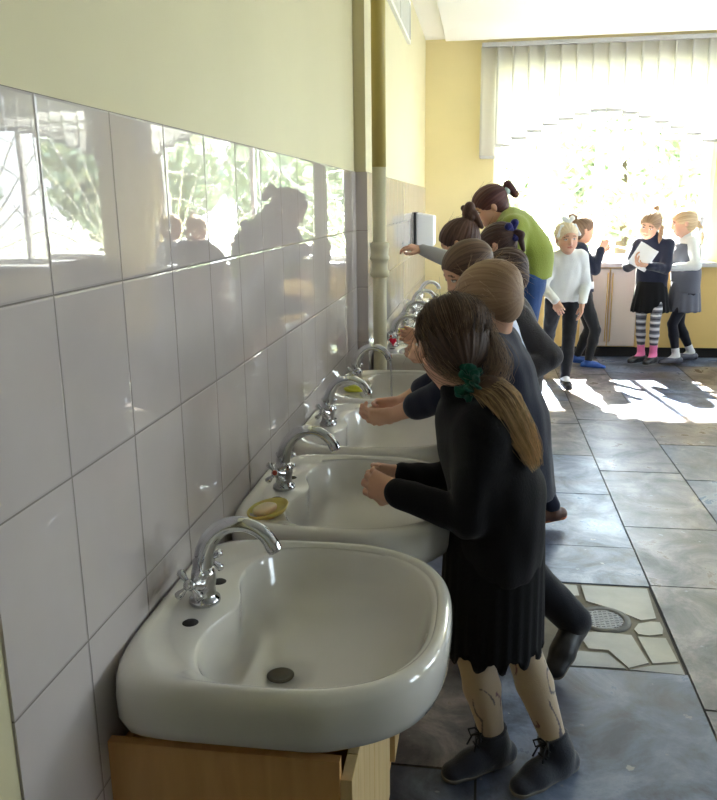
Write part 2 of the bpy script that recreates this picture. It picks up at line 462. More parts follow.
# drain grate let into the marble strip
dr = thing('floor_drain', 'small grey metal floor drain grate set among broken pale stone pieces', 'drain', tuple(atz(520+305/3.635, 540+288/3.635, 0.0)[:2])+(0,))
bm = bmesh.new(); lathe(bm, [(.085, -.0055), (.085, .0015), (.066, .003), (.062, .001), (.062, -.0045)], seg=28); obj('drain_ring', bm, mat('drain_cement', srgb(120, 116, 108), .7, bump=.4), dr)
bm = bmesh.new()
for i in range(-5, 6):
    w = math.sqrt(max(0, .0605**2-(i*.011)**2))
    if w > .01: box(bm, -w, w, i*.011-.0035, i*.011+.0035, -.003, .001)
for i in range(-3, 4):
    w = math.sqrt(max(0, .06**2-(i*.016)**2)); box(bm, i*.016-.0025, i*.016+.0025, -w, w, -.004, .0005)
obj('grate', bm, M_steel, dr, smooth=False)

# ---------------------------------------------------------------- walls
def quad(bm, pts, mi=0):
    f = bm.faces.new([bm.verts.new(p) for p in pts]); f.material_index = mi
bm = bmesh.new()
box(bm, -.25, 0, .790, STEP_Y, 0, TILE_TOP, mi=0); box(bm, -.25, -.006, .790, STEP_Y, TILE_TOP, ZC+.1, mi=1)
box(bm, -.25, STEP_X, STEP_Y, YB+.02, 0, TILE_TOP, mi=0); box(bm, -.25, STEP_X-.006, STEP_Y+.004, YB+.02, TILE_TOP, ZC+.1, mi=1)
box(bm, -.25, -.004, .745, .790, 0, TILE_TOP, mi=1); box(bm, -.25, -.006, .745, .790, TILE_TOP, ZC+.1, mi=1)
box(bm, -.25, -.006, -.25, .745, 2.05, ZC+.1, mi=1); box(bm, -.25, -.006, YF-.2, -.25, 0, ZC+.1, mi=1)
struct('wall_left', bm, [M_tile, M_yellow])
bm = bmesh.new(); box(bm, -.22, -.16, -.25, .745, 0, 2.05, mi=0)
d1 = struct('door_1', bm, mat('olive_door_paint', srgb(92, 84, 44), .5))
bm = bmesh.new(); box(bm, -.16, -.15, -.1, .6, .15, .95, bev=.004); box(bm, -.16, -.15, -.1, .6, 1.1, 1.9, bev=.004); obj('door_panel', bm, bpy.data.materials['olive_door_paint'], d1, smooth=False)
W = [(0.635, 2.45), (2.95, 4.77)]; WZ0, WZ1 = .82, 2.45
bm = bmesh.new()
xs = [-.25, W[0][0], W[0][1], W[1][0], W[1][1], X1+.2]
for i in (0, 2, 4): box(bm, xs[i], xs[i+1], YB, YB+.28, 0, ZC+.1)
for a, b in W: box(bm, a, b, YB, YB+.28, 0, WZ0-.04); box(bm, a, b, YB, YB+.28, WZ1, ZC+.1)
struct('wall_back', bm, M_yellow2)
bm = bmesh.new()
# right wall out of view; its three windows are added to brighten the room
WR_ADDED = [(.9, 1.9), (2.9, 4.7), (5.3, 6.9)]
ys = [YF-.2, WR_ADDED[0][0], WR_ADDED[0][1], WR_ADDED[1][0], WR_ADDED[1][1], WR_ADDED[2][0], WR_ADDED[2][1], YB+.28]
for i in (0, 2, 4, 6): box(bm, X1, X1+.25, ys[i], ys[i+1], 0, ZC+.1)
for a, b in WR_ADDED: box(bm, X1, X1+.25, a, b, 0, 1.0); box(bm, X1, X1+.25, a, b, 2.35, ZC+.1)
struct('wall_right', bm, M_white)
bm = bmesh.new(); box(bm, -.25, X1+.2, YF-.25, YF, 0, ZC+.1); struct('wall_front', bm, M_white)
bm = bmesh.new(); box(bm, -.25, X1+.25, YF-.25, YB+.28, ZC, ZC+.12)
box(bm, .215, X1-.12, YF+.2, YB-.10, 2.625, ZC+.01, bev=.006); struct('ceiling', bm, M_ceil)

# ---------------------------------------------------------------- windows
m, nt, b = new_mat('window_glass')
for n in list(nt.nodes):
    if n.type == 'BSDF_PRINCIPLED': nt.nodes.remove(n)
tr = nt.nodes.new('ShaderNodeBsdfTransparent'); tr.inputs[0].default_value = (.95, .97, .96, 1)
gl = nt.nodes.new('ShaderNodeBsdfGlossy'); gl.inputs['Roughness'].default_value = .02
fr = nt.nodes.new('ShaderNodeFresnel'); fr.inputs['IOR'].default_value = 1.45
mx = nt.nodes.new('ShaderNodeMixShader'); nt.links.new(fr.outputs[0], mx.inputs[0]); nt.links.new(tr.outputs[0], mx.inputs[1]); nt.links.new(gl.outputs[0], mx.inputs[2])
nt.links.new(mx.outputs[0], nt.nodes['Material Output'].inputs[0]); M_glass = m
def window_back(n, a, b):
    y0, y1 = YB+.12, YB+.18
    root_bm = bmesh.new(); t = .05
    box(root_bm, a, a+t, y0, y1, WZ0, WZ1); box(root_bm, b-t, b, y0, y1, WZ0, WZ1)
    box(root_bm, a+t, b-t, y0, y1, WZ0, WZ0+t); box(root_bm, a+t, b-t, y0, y1, WZ1-t, WZ1)
    w = struct('window_%d' % n, root_bm, M_frame)
    bm = bmesh.new(); c = (a+b)/2; box(bm, c-.02, c+.02, y0-.005, y1, WZ0+t, WZ1-t); obj('mullion', bm, M_frame, w, smooth=False)
    for p, q in ((a+t, c-.035), (c+.035, b-t)):
        bm = bmesh.new(); box(bm, p, q, (y0+y1)/2-.003, (y0+y1)/2+.003, WZ0+t, WZ1-t); obj('glass_pane', bm, M_glass, w, smooth=False)
    bm = bmesh.new(); box(bm, a-.04, b+.04, YB-.20, YB+.12, WZ0-.04, WZ0, bev=.006); obj('window_sill', bm, M_sill, w, smooth=False)
for i, (a, b) in enumerate(W): window_back(i+1, a, b)
for i, (a, b) in enumerate(WR_ADDED):  # unseen windows, put in for the daylight they let through
    bm = bmesh.new()
    for (p, q, r_, s_) in ((a, a+.05, 1.0, 2.35), (b-.05, b, 1.0, 2.35), (a, b, 1.0, 1.05), (a, b, 2.3, 2.35), ((a+b)/2-.03, (a+b)/2+.03, 1.05, 2.3)):
        box(bm, X1+.1, X1+.16, p, q, r_, s_)
    w = struct('window_%d' % (i+3), bm, M_frame)
    bm = bmesh.new(); box(bm, X1+.127, X1+.133, a+.05, b-.05, 1.05, 2.3); obj('glass_pane', bm, M_glass, w, smooth=False)
# security grilles outside
M_bar = mat('grille_paint', srgb(225, 228, 228), .4)
def grille(a, b, label):
    c = (a+b)/2; g = thing('window_grille', label, 'grille', (c, YB+.40, WZ0-.02), 'window grilles')
    for s in (-1, 1):
        bm = bmesh.new(); w = (b-a)/2; h = WZ1-WZ0+.04
        cx, cz = (s*w, 0)
        for k in range(1, 9):
            an = PI/2*k/9; dx, dz = -s*math.cos(an), math.sin(an)
            L = min(w/max(abs(dx), 1e-6), h/max(dz, 1e-6))
            tube(bm, [(cx+dx*.15, 0, cz+dz*.15), (cx+dx*L, 0, cz+dz*L)], .0075, 6)
        for r in (.35, .6, .85, 1.1, 1.35, 1.6):
            pts = []
            for k in range(25):
                an = PI/2*k/24; x, z = cx-s*math.cos(an)*r, math.sin(an)*r
                if abs(x-cx) <= w+1e-6 and z <= h: pts.append((x, 0, z))
            if len(pts) > 2: tube(bm, pts, .0075, 6)
        for p in (((0, 0, 0), (0, 0, h)), ((s*w, 0, 0), (s*w, 0, h)), ((0, 0, 0), (s*w, 0, 0)), ((0, 0, h), (s*w, 0, h))): tube(bm, p, .009, 6)
        o = obj('bar_panel', bm, M_bar, g)
        
    for x in (-(b-a)/2-.02, (b-a)/2+.02):
        for z_ in (.5, 1.2): bm = bmesh.new(); box(bm, x-.03, x+.03, -.12, .01, z_, z_+.02); obj('bracket', bm, M_bar, g, smooth=False)
grille(*W[0], 'white sunburst window grille outside the bright window behind the children')
grille(*W[1], 'white sunburst grille outside the second window, reflected in the wall tiles')
# vertical blinds cut to an arch
m, nt, b = new_mat('blind_fabric')
b.inputs['Base Color'].default_value = srgb(240, 240, 236); b.inputs['Roughness'].default_value = .8
tl = nt.nodes.new('ShaderNodeBsdfTranslucent'); tl.inputs[0].default_value = (.9, .9, .88, 1)
mx = nt.nodes.new('ShaderNodeMixShader'); mx.inputs[0].default_value = .6
nt.links.new(b.outputs[0], mx.inputs[1]); nt.links.new(tl.outputs[0], mx.inputs[2]); nt.links.new(mx.outputs[0], nt.nodes['Material Output'].inputs[0]); M_blind = m
def blind(a, b, label):
    t = thing('vertical_blind', label, 'blind', ((a+b)/2, YB-.05, 2.56), 'arched vertical blinds')
    w = (b-a)/2+.12
    bm = bmesh.new(); box(bm, -w, w, -.025, .025, .015, .05, bev=.004); obj('head_rail', bm, M_sill, t, smooth=False)
    n = 16; st = 2*w/n
    for i in range(n):
        x = -w+st*(i+.5); q = abs(x)/w
        zb = (2.06-.36*q**1.45) if i not in (0,) else 1.70
        bm = bmesh.new(); an = R_(14)
        ca, sa = math.cos(an), math.sin(an); hw = st*.56
        prev = None
        for k in range(7):
            s_ = -1+2*k/6; yy = .006*(1-s_*s_)
            px, py = x+s_*hw*ca-yy*sa, s_*hw*sa+yy*ca
            cur = (bm.verts.new((px, py, .015)), bm.verts.new((px, py, zb-2.56)))
            if prev: bm.faces.new((prev[0], cur[0], cur[1], prev[1]))
            prev = cur
        o = obj('slat', bm, M_blind, t)
        md = o.modifiers.new('s', 'SOLIDIFY'); md.thickness = .0012
        bm = bmesh.new(); box(bm, x-hw*.9, x+hw*.9, -.004, .004, zb-2.56-.012, zb-2.56+.012, M=None)
        for v in bm.verts:
            dx = v.co.x-x; v.co.x = x+dx*ca-v.co.y*sa; v.co.y = dx*sa+v.co.y*ca
        obj('weight', bm, M_sill, o, smooth=False)
blind(*W[0], 'white vertical blind with stepped arch edge above the children by the window')
blind(*W[1], 'white arched vertical blind on the second window, reflected in the wall tiles')

# ---------------------------------------------------------------- radiator enclosure under the windows
t = thing('radiator_cabinet', 'long yellow boxed-in radiator cover with pale double doors below the window sill', 'cabinet', (2.5, 7.0, 0))
bm = bmesh.new(); box(bm, -1.93, -1.10, .17, .295, .09, .775); box(bm, -.62, 2.85, .17, .295, .09, .775); box(bm, -1.10, -.62, .185, .295, .09, .775); obj('panel', bm, M_panel, t, smooth=False)
bm = bmesh.new(); box(bm, -1.93, 2.85, .20, .295, 0.001, .09); obj('plinth', bm, M_dark, t, smooth=False)
M_door = mat('pale_door', srgb(222, 208, 196), .4)
for s in (-1, 1):
    bm = bmesh.new(); c = -.86+s*.118; box(bm, c-.112, c+.112, .158, .183, .10, .765, bev=.004); d = obj('door', bm, M_door, t, smooth=False)
    bm = bmesh.new(); hx = -.86+s*.02; tube(bm, [(hx, .155, .14), (hx, .143, .15), (hx, .143, .72), (hx, .155, .73)], .005, 8)
    tag(obj('handle', bm, mat('brass', srgb(214, 180, 110), .3, metal=.8) if s < 0 else bpy.data.materials['brass'], d), label='long thin brass-coloured handle')

# ---------------------------------------------------------------- vent grille high on the left wall
t = thing('vent_grille', 'white louvred vent grille high on the left wall just under the ceiling', 'vent', (STEP_X, 5.0, 2.33))
bm = bmesh.new()
for z0, z1 in ((0, .02), (.23, .25)): box(bm, -.006, .014, -.62, .62, z0, z1)
for y0 in (-.62, -.01, .60): box(bm, -.006, .014, y0, y0+.02, .02, .23)
obj('frame', bm, M_white, t, smooth=False)
bm = bmesh.new(); box(bm, -.006, -.002, -.60, .60, .02, .23); obj('backing', bm, M_dark, t, smooth=False)
for i in range(24):
    bm = bmesh.new(); y = -.585+i*.0505; box(bm, 0, .008, y-.012, y+.012, .02, .23); obj('slat', bm, M_white, t, smooth=False)
# ---------------------------------------------------------------- washbasins, faucets, cabinets
m, nt, b = new_mat('glazed_ceramic'); b.inputs['Base Color'].default_value = srgb(214, 210, 202); b.inputs['Roughness'].default_value = .12; b.inputs['Specular IOR Level'].default_value = .6
b.inputs['Coat Weight'].default_value = .5; b.inputs['Coat Roughness'].default_value = .04
M_cer = m
def wood(name, c1, c2, rough=.5):
    m, nt, b = new_mat(name); tc = nt.nodes.new('ShaderNodeTexCoord'); mp = nt.nodes.new('ShaderNodeMapping'); mp.inputs['Scale'].default_value = (14, 14, 1.2)
    n = nt.nodes.new('ShaderNodeTexNoise'); n.inputs['Scale'].default_value = 3; n.inputs['Detail'].default_value = 5; n.inputs['Distortion'].default_value = .6
    r = nt.nodes.new('ShaderNodeValToRGB'); r.color_ramp.elements[0].position = .3; r.color_ramp.elements[1].position = .7
    r.color_ramp.elements[0].color = c1; r.color_ramp.elements[1].color = c2
    nt.links.new(tc.outputs['Object'], mp.inputs[0]); nt.links.new(mp.outputs[0], n.inputs['Vector']); nt.links.new(n.outputs['Fac'], r.inputs[0]); nt.links.new(r.outputs[0], b.inputs['Base Color'])
    b.inputs['Roughness'].default_value = rough; return m
M_wood = wood('brown_laminate', srgb(200, 150, 90), srgb(214, 164, 104))
M_wood_lit = wood('lit_laminate', srgb(206, 176, 122), srgb(222, 194, 142))  # paler copy of the cabinet wood: light on the front put into its colour
RIM = .64
NTH = 96
def sgp(v, p): return math.copysign(abs(v)**p, v)
def outer(th, sc, nf, nb, xc=.24, af=.27, ab=.232, bb=.272, ins=0.0):
    c, s = math.cos(th), math.sin(th)
    n = nf if c >= 0 else nb
    a = af if c >= 0 else ab
    # blend exponent so both halves meet
    return Vector((xc+(a-ins)*sgp(c, 2/n), (bb-ins)*sgp(s, 2/(nf*.5+nb*.5 if abs(c) < .2 else n)), 0))
def outline_pts(af, ab, bb, nf, nb, xc=.24, bulge=0.0, lobe=0.0):
    pts = []
    for i in range(NTH):
        th = 2*PI*i/NTH; c, s = math.cos(th), math.sin(th)
        w = .5+.5*max(-1, min(1, c*2.2)); n = nb+(nf-nb)*w
        a = af if c >= 0 else ab
        rr = (abs(c)**n+abs(s)**n)**(-1/n)
        x, y = a*c*rr, bb*s*rr
        if c < 0 and bulge: x += bulge*math.exp(-(y/.075)**2)-lobe*math.exp(-((abs(y)-.15)/.05)**2)
        pts.append((xc+x, y))
    return pts
def basin_mesh():
    bm = bmesh.new(); rings = []
    def ring(pts, zf): rings.append([bm.verts.new((x, y, zf(x, y) if callable(zf) else zf)) for x, y in pts])
    body = [(-.158, .22, .1), (-.152, .42, .3), (-.135, .66, .6), (-.115, .84, .82), (-.098, .93, .93), (-.088, .97, .97), (-.07, .99, .99), (-.035, 1.0, 1.0), (-.013, .996, .996), (-.003, .982, .985), (.0025, .962, .970), (.0045, .943, .952), (.0045, .926, .932), (.0025, .911, .908), (-.003, .903, .872), (-.004, .901, .85)]
    for k, (dz, sf, sb) in enumerate(body):
        nb = 8.0-4.0*max(0, (k-6)/6)
        ring(outline_pts(.276*sf, .238*min(1, sb+(.02 if k > 7 else 0)), .277*sf, 2.7, nb), RIM+dz)
    bowl = outline_pts(.243, .136, .250, 2.5, 3.0, bulge=.035, lobe=.0)
    ring([(.24+(x-.24)*1.02, y*1.015) for x, y in bowl], RIM-.004)
    bowl_lo = outline_pts(.243, .128, .250, 2.4, 2.6)
    dx, dy = .215, -.016
    for s_, dz in ((1.0, -.006), (.985, -.013), (.965, -.026), (.93, -.05), (.87, -.078), (.76, -.102), (.6, -.117), (.42, -.125), (.25, -.129)):
        kf = min(1, (1-s_)*5); bb_ = [(x*(1-kf)+p*kf, y*(1-kf)+q*kf) for (x, y), (p, q) in zip(bowl, bowl_lo)]
        ring([(dx+(x-dx)*s_, dy+(y-dy)*s_) for x, y in bb_], RIM+dz)
    ring([(dx+.024*math.cos(2*PI*i/NTH), dy+.024*math.sin(2*PI*i/NTH)) for i in range(NTH)], RIM-.132)
    ring([(dx+.020*math.cos(2*PI*i/NTH), dy+.020*math.sin(2*PI*i/NTH)) for i in range(NTH)], RIM-.145)
    for a, b in zip(rings, rings[1:]):
        for k in range(NTH): bm.faces.new((a[k], a[(k+1) % NTH], b[(k+1) % NTH], b[k]))
    bm.faces.new(list(reversed(rings[0]))); bm.faces.new(rings[-1])
    return bm
YS = [1.255, 1.85, 2.445, 3.035, 3.93, 4.53, 5.13, 5.71]
XS = [.0, .0, .0, .0, .052, .052, .052, .052]
names = ['nearest the camera, empty in the foreground', 'second from the camera, with the yellow soap dish', 'third from the camera, under bare forearms',
         'fourth from the camera, with water running into it', 'fifth from the camera, just beyond the white wall pipe', 'sixth from the camera, beyond the wall pipe', 'seventh from the camera, near the soap dispenser', 'last and farthest of the row, below the soap dispenser']
def build_basin(i):
    t = thing('washbasin', 'white ceramic washbasin '+names[i], 'washbasin', (XS[i], YS[i], 0), 'washbasins along the tiled wall')
    return t
b0 = build_basin(0)
bo = obj('basin_bowl', basin_mesh(), M_cer, b0)
bm = bmesh.new(); lathe(bm, [(.0225, -.137), (.0245, -.1305), (.020, -.1285), (.017, -.131), (.0, -.1335)], align((.215, -.016, RIM), (0, 0, 1)), 28)
obj('drain', bm, mat('drain_metal', srgb(96, 90, 78), .4, metal=.9), b0)
for s in (-1, 1):
    bm = bmesh.new(); lathe(bm, [(.0, .0005), (.0125, .0005), (.0138, -.0005), (.0138, -.006)], align((.078, s*.077, RIM-.0035), (0, 0, 1)), 24)
    obj('tap_hole_disc', bm, M_dark, b0)  # flush dark disc: the shade inside an open hole given as colour
for i in range(1, 8):
    c = copy_tree(b0); c.location = (XS[i], YS[i], 0); c['label'] = 'white ceramic washbasin '+names[i]

cab = thing('basin_cabinet', 'wooden cabinet under the nearest washbasin, brown side and front planks coloured as lit', 'cabinet', (0, YS[0], 0), 'basin cabinets')
bm = bmesh.new(); box(bm, .001, .362, -.250, -.234, .0, .525); tag(obj('side_panel', bm, M_wood, cab, smooth=False), label='brown wood-look side panel')
bm = bmesh.new(); box(bm, .006, .362, .234, .250, .0, .525); obj('side_panel', bm, M_wood, cab, smooth=False)
bm = bmesh.new(); box(bm, .350, .362, -.234, .234, .0, .06); obj('plinth', bm, M_wood, cab, smooth=False)
bm = bmesh.new(); box(bm, .006, .018, -.234, .234, .0, .5); obj('back_panel', bm, M_wood, cab, smooth=False)
bm = bmesh.new(); box(bm, .018, .362, -.234, .234, .06, .074); obj('shelf', bm, M_wood, cab, smooth=False)
for s in (-1, 1):
    bm = bmesh.new()
    for k in range(4):
        y0, y1 = s*.124-.122+k*.061, s*.124-.122+(k+1)*.061-.0015
        box(bm, .3625, .380, y0, y1, .065, .492, bev=.001)
    d = obj('door', bm, M_wood_lit, cab, smooth=False)
for i in range(1, 8):
    c = copy_tree(cab); c.location = (XS[i], YS[i], 0)
    c['label'] = 'wooden cabinet under the washbasin '+names[i]

def faucet_parts(t, dot):
    # body
    bm = bmesh.new()
    lathe(bm, [(.0275, .0), (.0285, .003), (.0275, .009), (.0225, .013), (.0205, .018), (.0205, .030), (.0225, .042), (.0215, .055), (.018, .068)], seg=28)
    obj('body', bm, M_chrome, t)
    bm = bmesh.new()
    P = bez((0, 0, .045), (-.004, 0, .12), (.035, 0, .158), (.082, 0, .150), 14)+bez((.082, 0, .150), (.105, 0, .146), (.122, 0, .131), (.131, 0, .108), 8)[1:]
    n = len(P); rad = [.0185-.0055*min(1, k/(n*.6)) for k in range(n)]; rad[-2] += .0012; rad[-1] += .001
    tube(bm, P, rad, 16, cap=False)
    lathe(bm, [(.0125, .0), (.0128, .006), (.009, .0065), (.0085, .0), (.0, .0)], align(P[-1]-(P[-1]-P[-2]).normalized()*.001, P[-1]-P[-2]), 18)
    obj('spout', bm, M_chrome, t)
    for s in (-1, 1):
        ax = Vector((-.15, s*1.0, .42)).normalized(); root = Vector((0, s*.012, .040))
        bm = bmesh.new(); M = align(root, ax)
        lathe(bm, [(.0125, 0), (.0125, .012), (.010, .014), (.010, .028), (.0075, .031), (.0065, .040)], M, 18)
        h = obj('valve', bm, M_chrome, t)
        M2 = align(root+ax*.040, ax, (1, .2, 1))
        bm = bmesh.new(); lathe(bm, [(.0095, -.004), (.0108, .002), (.0095, .009), (.0065, .010)], M2, 18)
        for k in range(4):
            a = PI/2*k; d = Vector((math.cos(a), math.sin(a), 0))
            tube(bm, [M2 @ (d*.004+Vector((0, 0, .003))), M2 @ (d*.014+Vector((0, 0, .003))), M2 @ (d*.021+Vector((0, 0, .003))), M2 @ (d*.029+Vector((0, 0, .003))), M2 @ (d*.032+Vector((0, 0, .003)))], [.0042, .0045, .0068, .0076, .0042], 10)
        obj('cross_handle', bm, M_chrome, h)
        bm = bmesh.new(); lathe(bm, [(.0066, .0095), (.006, .0115), (.0, .0122)], M2, 14)
        tag(obj('cap', bm, dot[0 if s < 0 else 1], h), label='red dot cap' if dot[0 if s < 0 else 1] is M_red else None)
M_red = mat('red_dot', srgb(196, 72, 44), .35); M_blue = mat('blue_dot', srgb(50, 90, 180), .35); M_crim = mat('crimson_plastic', srgb(214, 24, 60), .35)
fl = ['on the nearest, empty washbasin', 'with a red-dotted handle behind the yellow soap dish', 'on the third washbasin, above bare forearms', 'pouring water into the fourth washbasin',
      'just beyond the wall pipe', 'on the sixth washbasin, second beyond the wall pipe', 'on the seventh washbasin from the camera', 'on the last, farthest washbasin of the row']
f0 = thing('faucet', 'chrome gooseneck faucet '+fl[0], 'faucet', (.077, YS[0], RIM-.0045), 'chrome faucets')
faucet_parts(f0, (M_chrome, M_blue))
f1 = thing('faucet', 'chrome gooseneck faucet '+fl[1], 'faucet', (.077, YS[1], RIM-.0045), 'chrome faucets')
faucet_parts(f1, (M_red, M_blue))
for i in range(2, 8):
    c = copy_tree(f0 if i != 4 else f1); c.location = (XS[i]+.077, YS[i], RIM-.0045); c['label'] = 'chrome gooseneck faucet '+fl[i]
# water
m, nt, b = new_mat('water'); b.inputs['Base Color'].default_value = (.93, .96, 1, 1); b.inputs['Roughness'].default_value = .05; b.inputs['IOR'].default_value = 1.33; b.inputs['Transmission Weight'].default_value = .75; M_water = m
bm = bmesh.new(); x0, y0 = XS[3]+.077+.134, YS[3]
pp = [Vector((x0+.012*k/8+.002*math.sin(k), y0+.001*math.cos(k*1.7), RIM+.103-k/8*.222)) for k in range(9)]
tube(bm, pp, [.0042, .0038, .0036, .0034, .0036, .0038, .0042, .0048, .006], 10); tag(obj('water_stream', bm, M_water), 'thin stream of clear water falling from the fourth faucet into its basin', 'water')

# soaps
M_ydish = mat('yellow_dish', srgb(214, 196, 104), .35, var=.08, vscale=30, sss=.2); M_soap = mat('cream_soap', srgb(232, 208, 170), .45, sss=.3); M_gsoap = mat('lime_dish', srgb(206, 204, 60), .4)
def dish(loc, rz, mt, lab, cat, w=.058, d=.034):
    t = thing('soap_dish', lab, cat, loc); t.rotation_euler = (0, 0, rz)
    bm = bmesh.new(); rings = []
    for sc, z in ((.75, 0), (.9, .003), (1.0, .013), (.95, .0145), (.86, .006), (.5, .0045)):
        rings.append([bm.verts.new((w*sc*math.cos(2*PI*k/36)*(1+.03*math.cos(4*PI*k/36)), d*sc*math.sin(2*PI*k/36), z)) for k in range(36)])
    for a, b in zip(rings, rings[1:]):
        for k in range(36): bm.faces.new((a[k], a[(k+1) % 36], b[(k+1) % 36], b[k]))
    bm.faces.new(list(reversed(rings[0]))); bm.faces.new(rings[-1])
    obj('tray', bm, mt, t); return t
def soap(loc, rz, mt, lab, w=.034, d=.021, h=.018):
    bm = bmesh.new(); bmesh.ops.create_uvsphere(bm, u_segments=28, v_segments=14, radius=1)
    for v in bm.verts:
        x, y, z = v.co; v.co = (sgp(x, .8)*w, sgp(y, .8)*d, sgp(z, .6)*h/2+h/2)
    o = obj('soap_bar', bm, mt); o.location = loc; o.rotation_euler = (0, 0, rz); return tag(o, lab, 'soap')
p = atz(268, 509, RIM+.006); pz = RIM-.003
print('DISH', p)
dish((p[0]+.0, p[1], pz), R_(75), M_ydish, 'translucent yellow oval soap dish on the near end of the second washbasin', 'soap dish', .066, .040)
soap((p[0]-.004, p[1]-.012, pz+.0048), R_(70), M_soap, 'cream soap bar lying in the yellow soap dish on the second washbasin')
p = atz(357, 387, RIM+.012); print('DISH2', p)
dish((p[0], p[1], pz), R_(20), M_gsoap, 'lime yellow soap dish seen under the spout of the third faucet, on the fourth washbasin', 'soap dish', .05, .03)
soap((p[0], p[1], pz+.0048), R_(20), M_gsoap, 'lime yellow soap bar in the dish beside the fourth faucet')
p = (XS[5]+.09, YS[5]-.14, pz)
dish(p, R_(10), M_gsoap, 'lime yellow soap dish on the sixth washbasin beyond the wall pipe', 'soap dish', .05, .03)

# wall pipe
# crimson thing hanging at the fifth faucet
bm = bmesh.new(); c = at(393, 341, YS[4]-.06)
for s_ in (-1, 1): lathe(bm, [(.0, -.011), (.008, -.008), (.0115, .0), (.009, .007), (.0, .010)], align((c[0]+s_*.007, c[1], c[2]+.004), (0, 0, 1)), 14)
lathe(bm, [(.0, -.022), (.006, -.014), (.012, -.004), (.010, .004), (.0, .008)], align(c, (0, 0, 1)), 14)
tube(bm, [(c[0], c[1], c[2]+.006), (c[0]-.02, c[1]+.03, c[2]+.02), (XS[4]+.07, YS[4]-.022, RIM+.05)], .0012, 6)
tag(obj('hanging_tag', bm, M_crim), 'small crimson heart-like tag hanging by the faucet just beyond the wall pipe', 'tag')
t = thing('wall_pipe', 'white painted cast iron pipe with a flared joint rising from floor to ceiling', 'pipe', (.125, 3.42, 0))
M_pipe = mat('pipe_paint_cream', srgb(206, 200, 170), .5, bump=.25, bscale=30); M_pipe2 = mat('pipe_paint_yellow', srgb(186, 168, 92), .5, bump=.25, bscale=30)
bm = bmesh.new(); lathe(bm, [(.029, .0), (.029, 1.47)], seg=28); obj('lower_pipe', bm, M_pipe, t)
bm = bmesh.new(); lathe(bm, [(.0292, 1.47), (.0292, 2.658)], seg=28); tag(obj('upper_pipe', bm, M_pipe2, t), label='pipe length painted yellow ochre like the upper wall')
bm = bmesh.new(); lathe(bm, [(.0292, 1.02), (.036, 1.022), (.041, 1.03), (.041, 1.045), (.036, 1.05), (.034, 1.075), (.036, 1.09), (.041, 1.094), (.042, 1.105), (.037, 1.112), (.038, 1.14), (.041, 1.146), (.041, 1.160), (.036, 1.166), (.0292, 1.168)], seg=28); obj('joint_collar', bm, M_pipe, t)
bm = bmesh.new()
for z in (2.2, .35): lathe(bm, [(.0293, z-.012), (.032, z-.012), (.032, z+.012), (.0293, z+.012)], seg=24); box(bm, -.122, -.03, -.006, .006, z-.008, z+.008)
obj('wall_clamp', bm, M_steel, t)
# soap dispenser on the wall
t = thing('wall_dispenser', 'white plastic dispenser with a dark back edge high on the far tiled wall', 'dispenser', (STEP_X, 6.2, 1.0))
M_disp = mat('dispenser_plastic', srgb(232, 235, 240), .3)
bm = bmesh.new(); box(bm, .0, .014, -.13, .13, -.005, .262, bev=.003); obj('back_plate', bm, M_black, t, smooth=False)
bm = bmesh.new(); vs = box(bm, .014, .150, -.125, .125, .0, .258, bev=.014)
for v in bm.verts:
    if v.co.x > .05: v.co.z += (-.02 if v.co.z > .13 else .012)
obj('cover', bm, M_disp, t)
bm = bmesh.new(); box(bm, .05, .09, -.06, .06, -.012, .008, bev=.004); obj('outlet', bm, M_black, t, smooth=False)
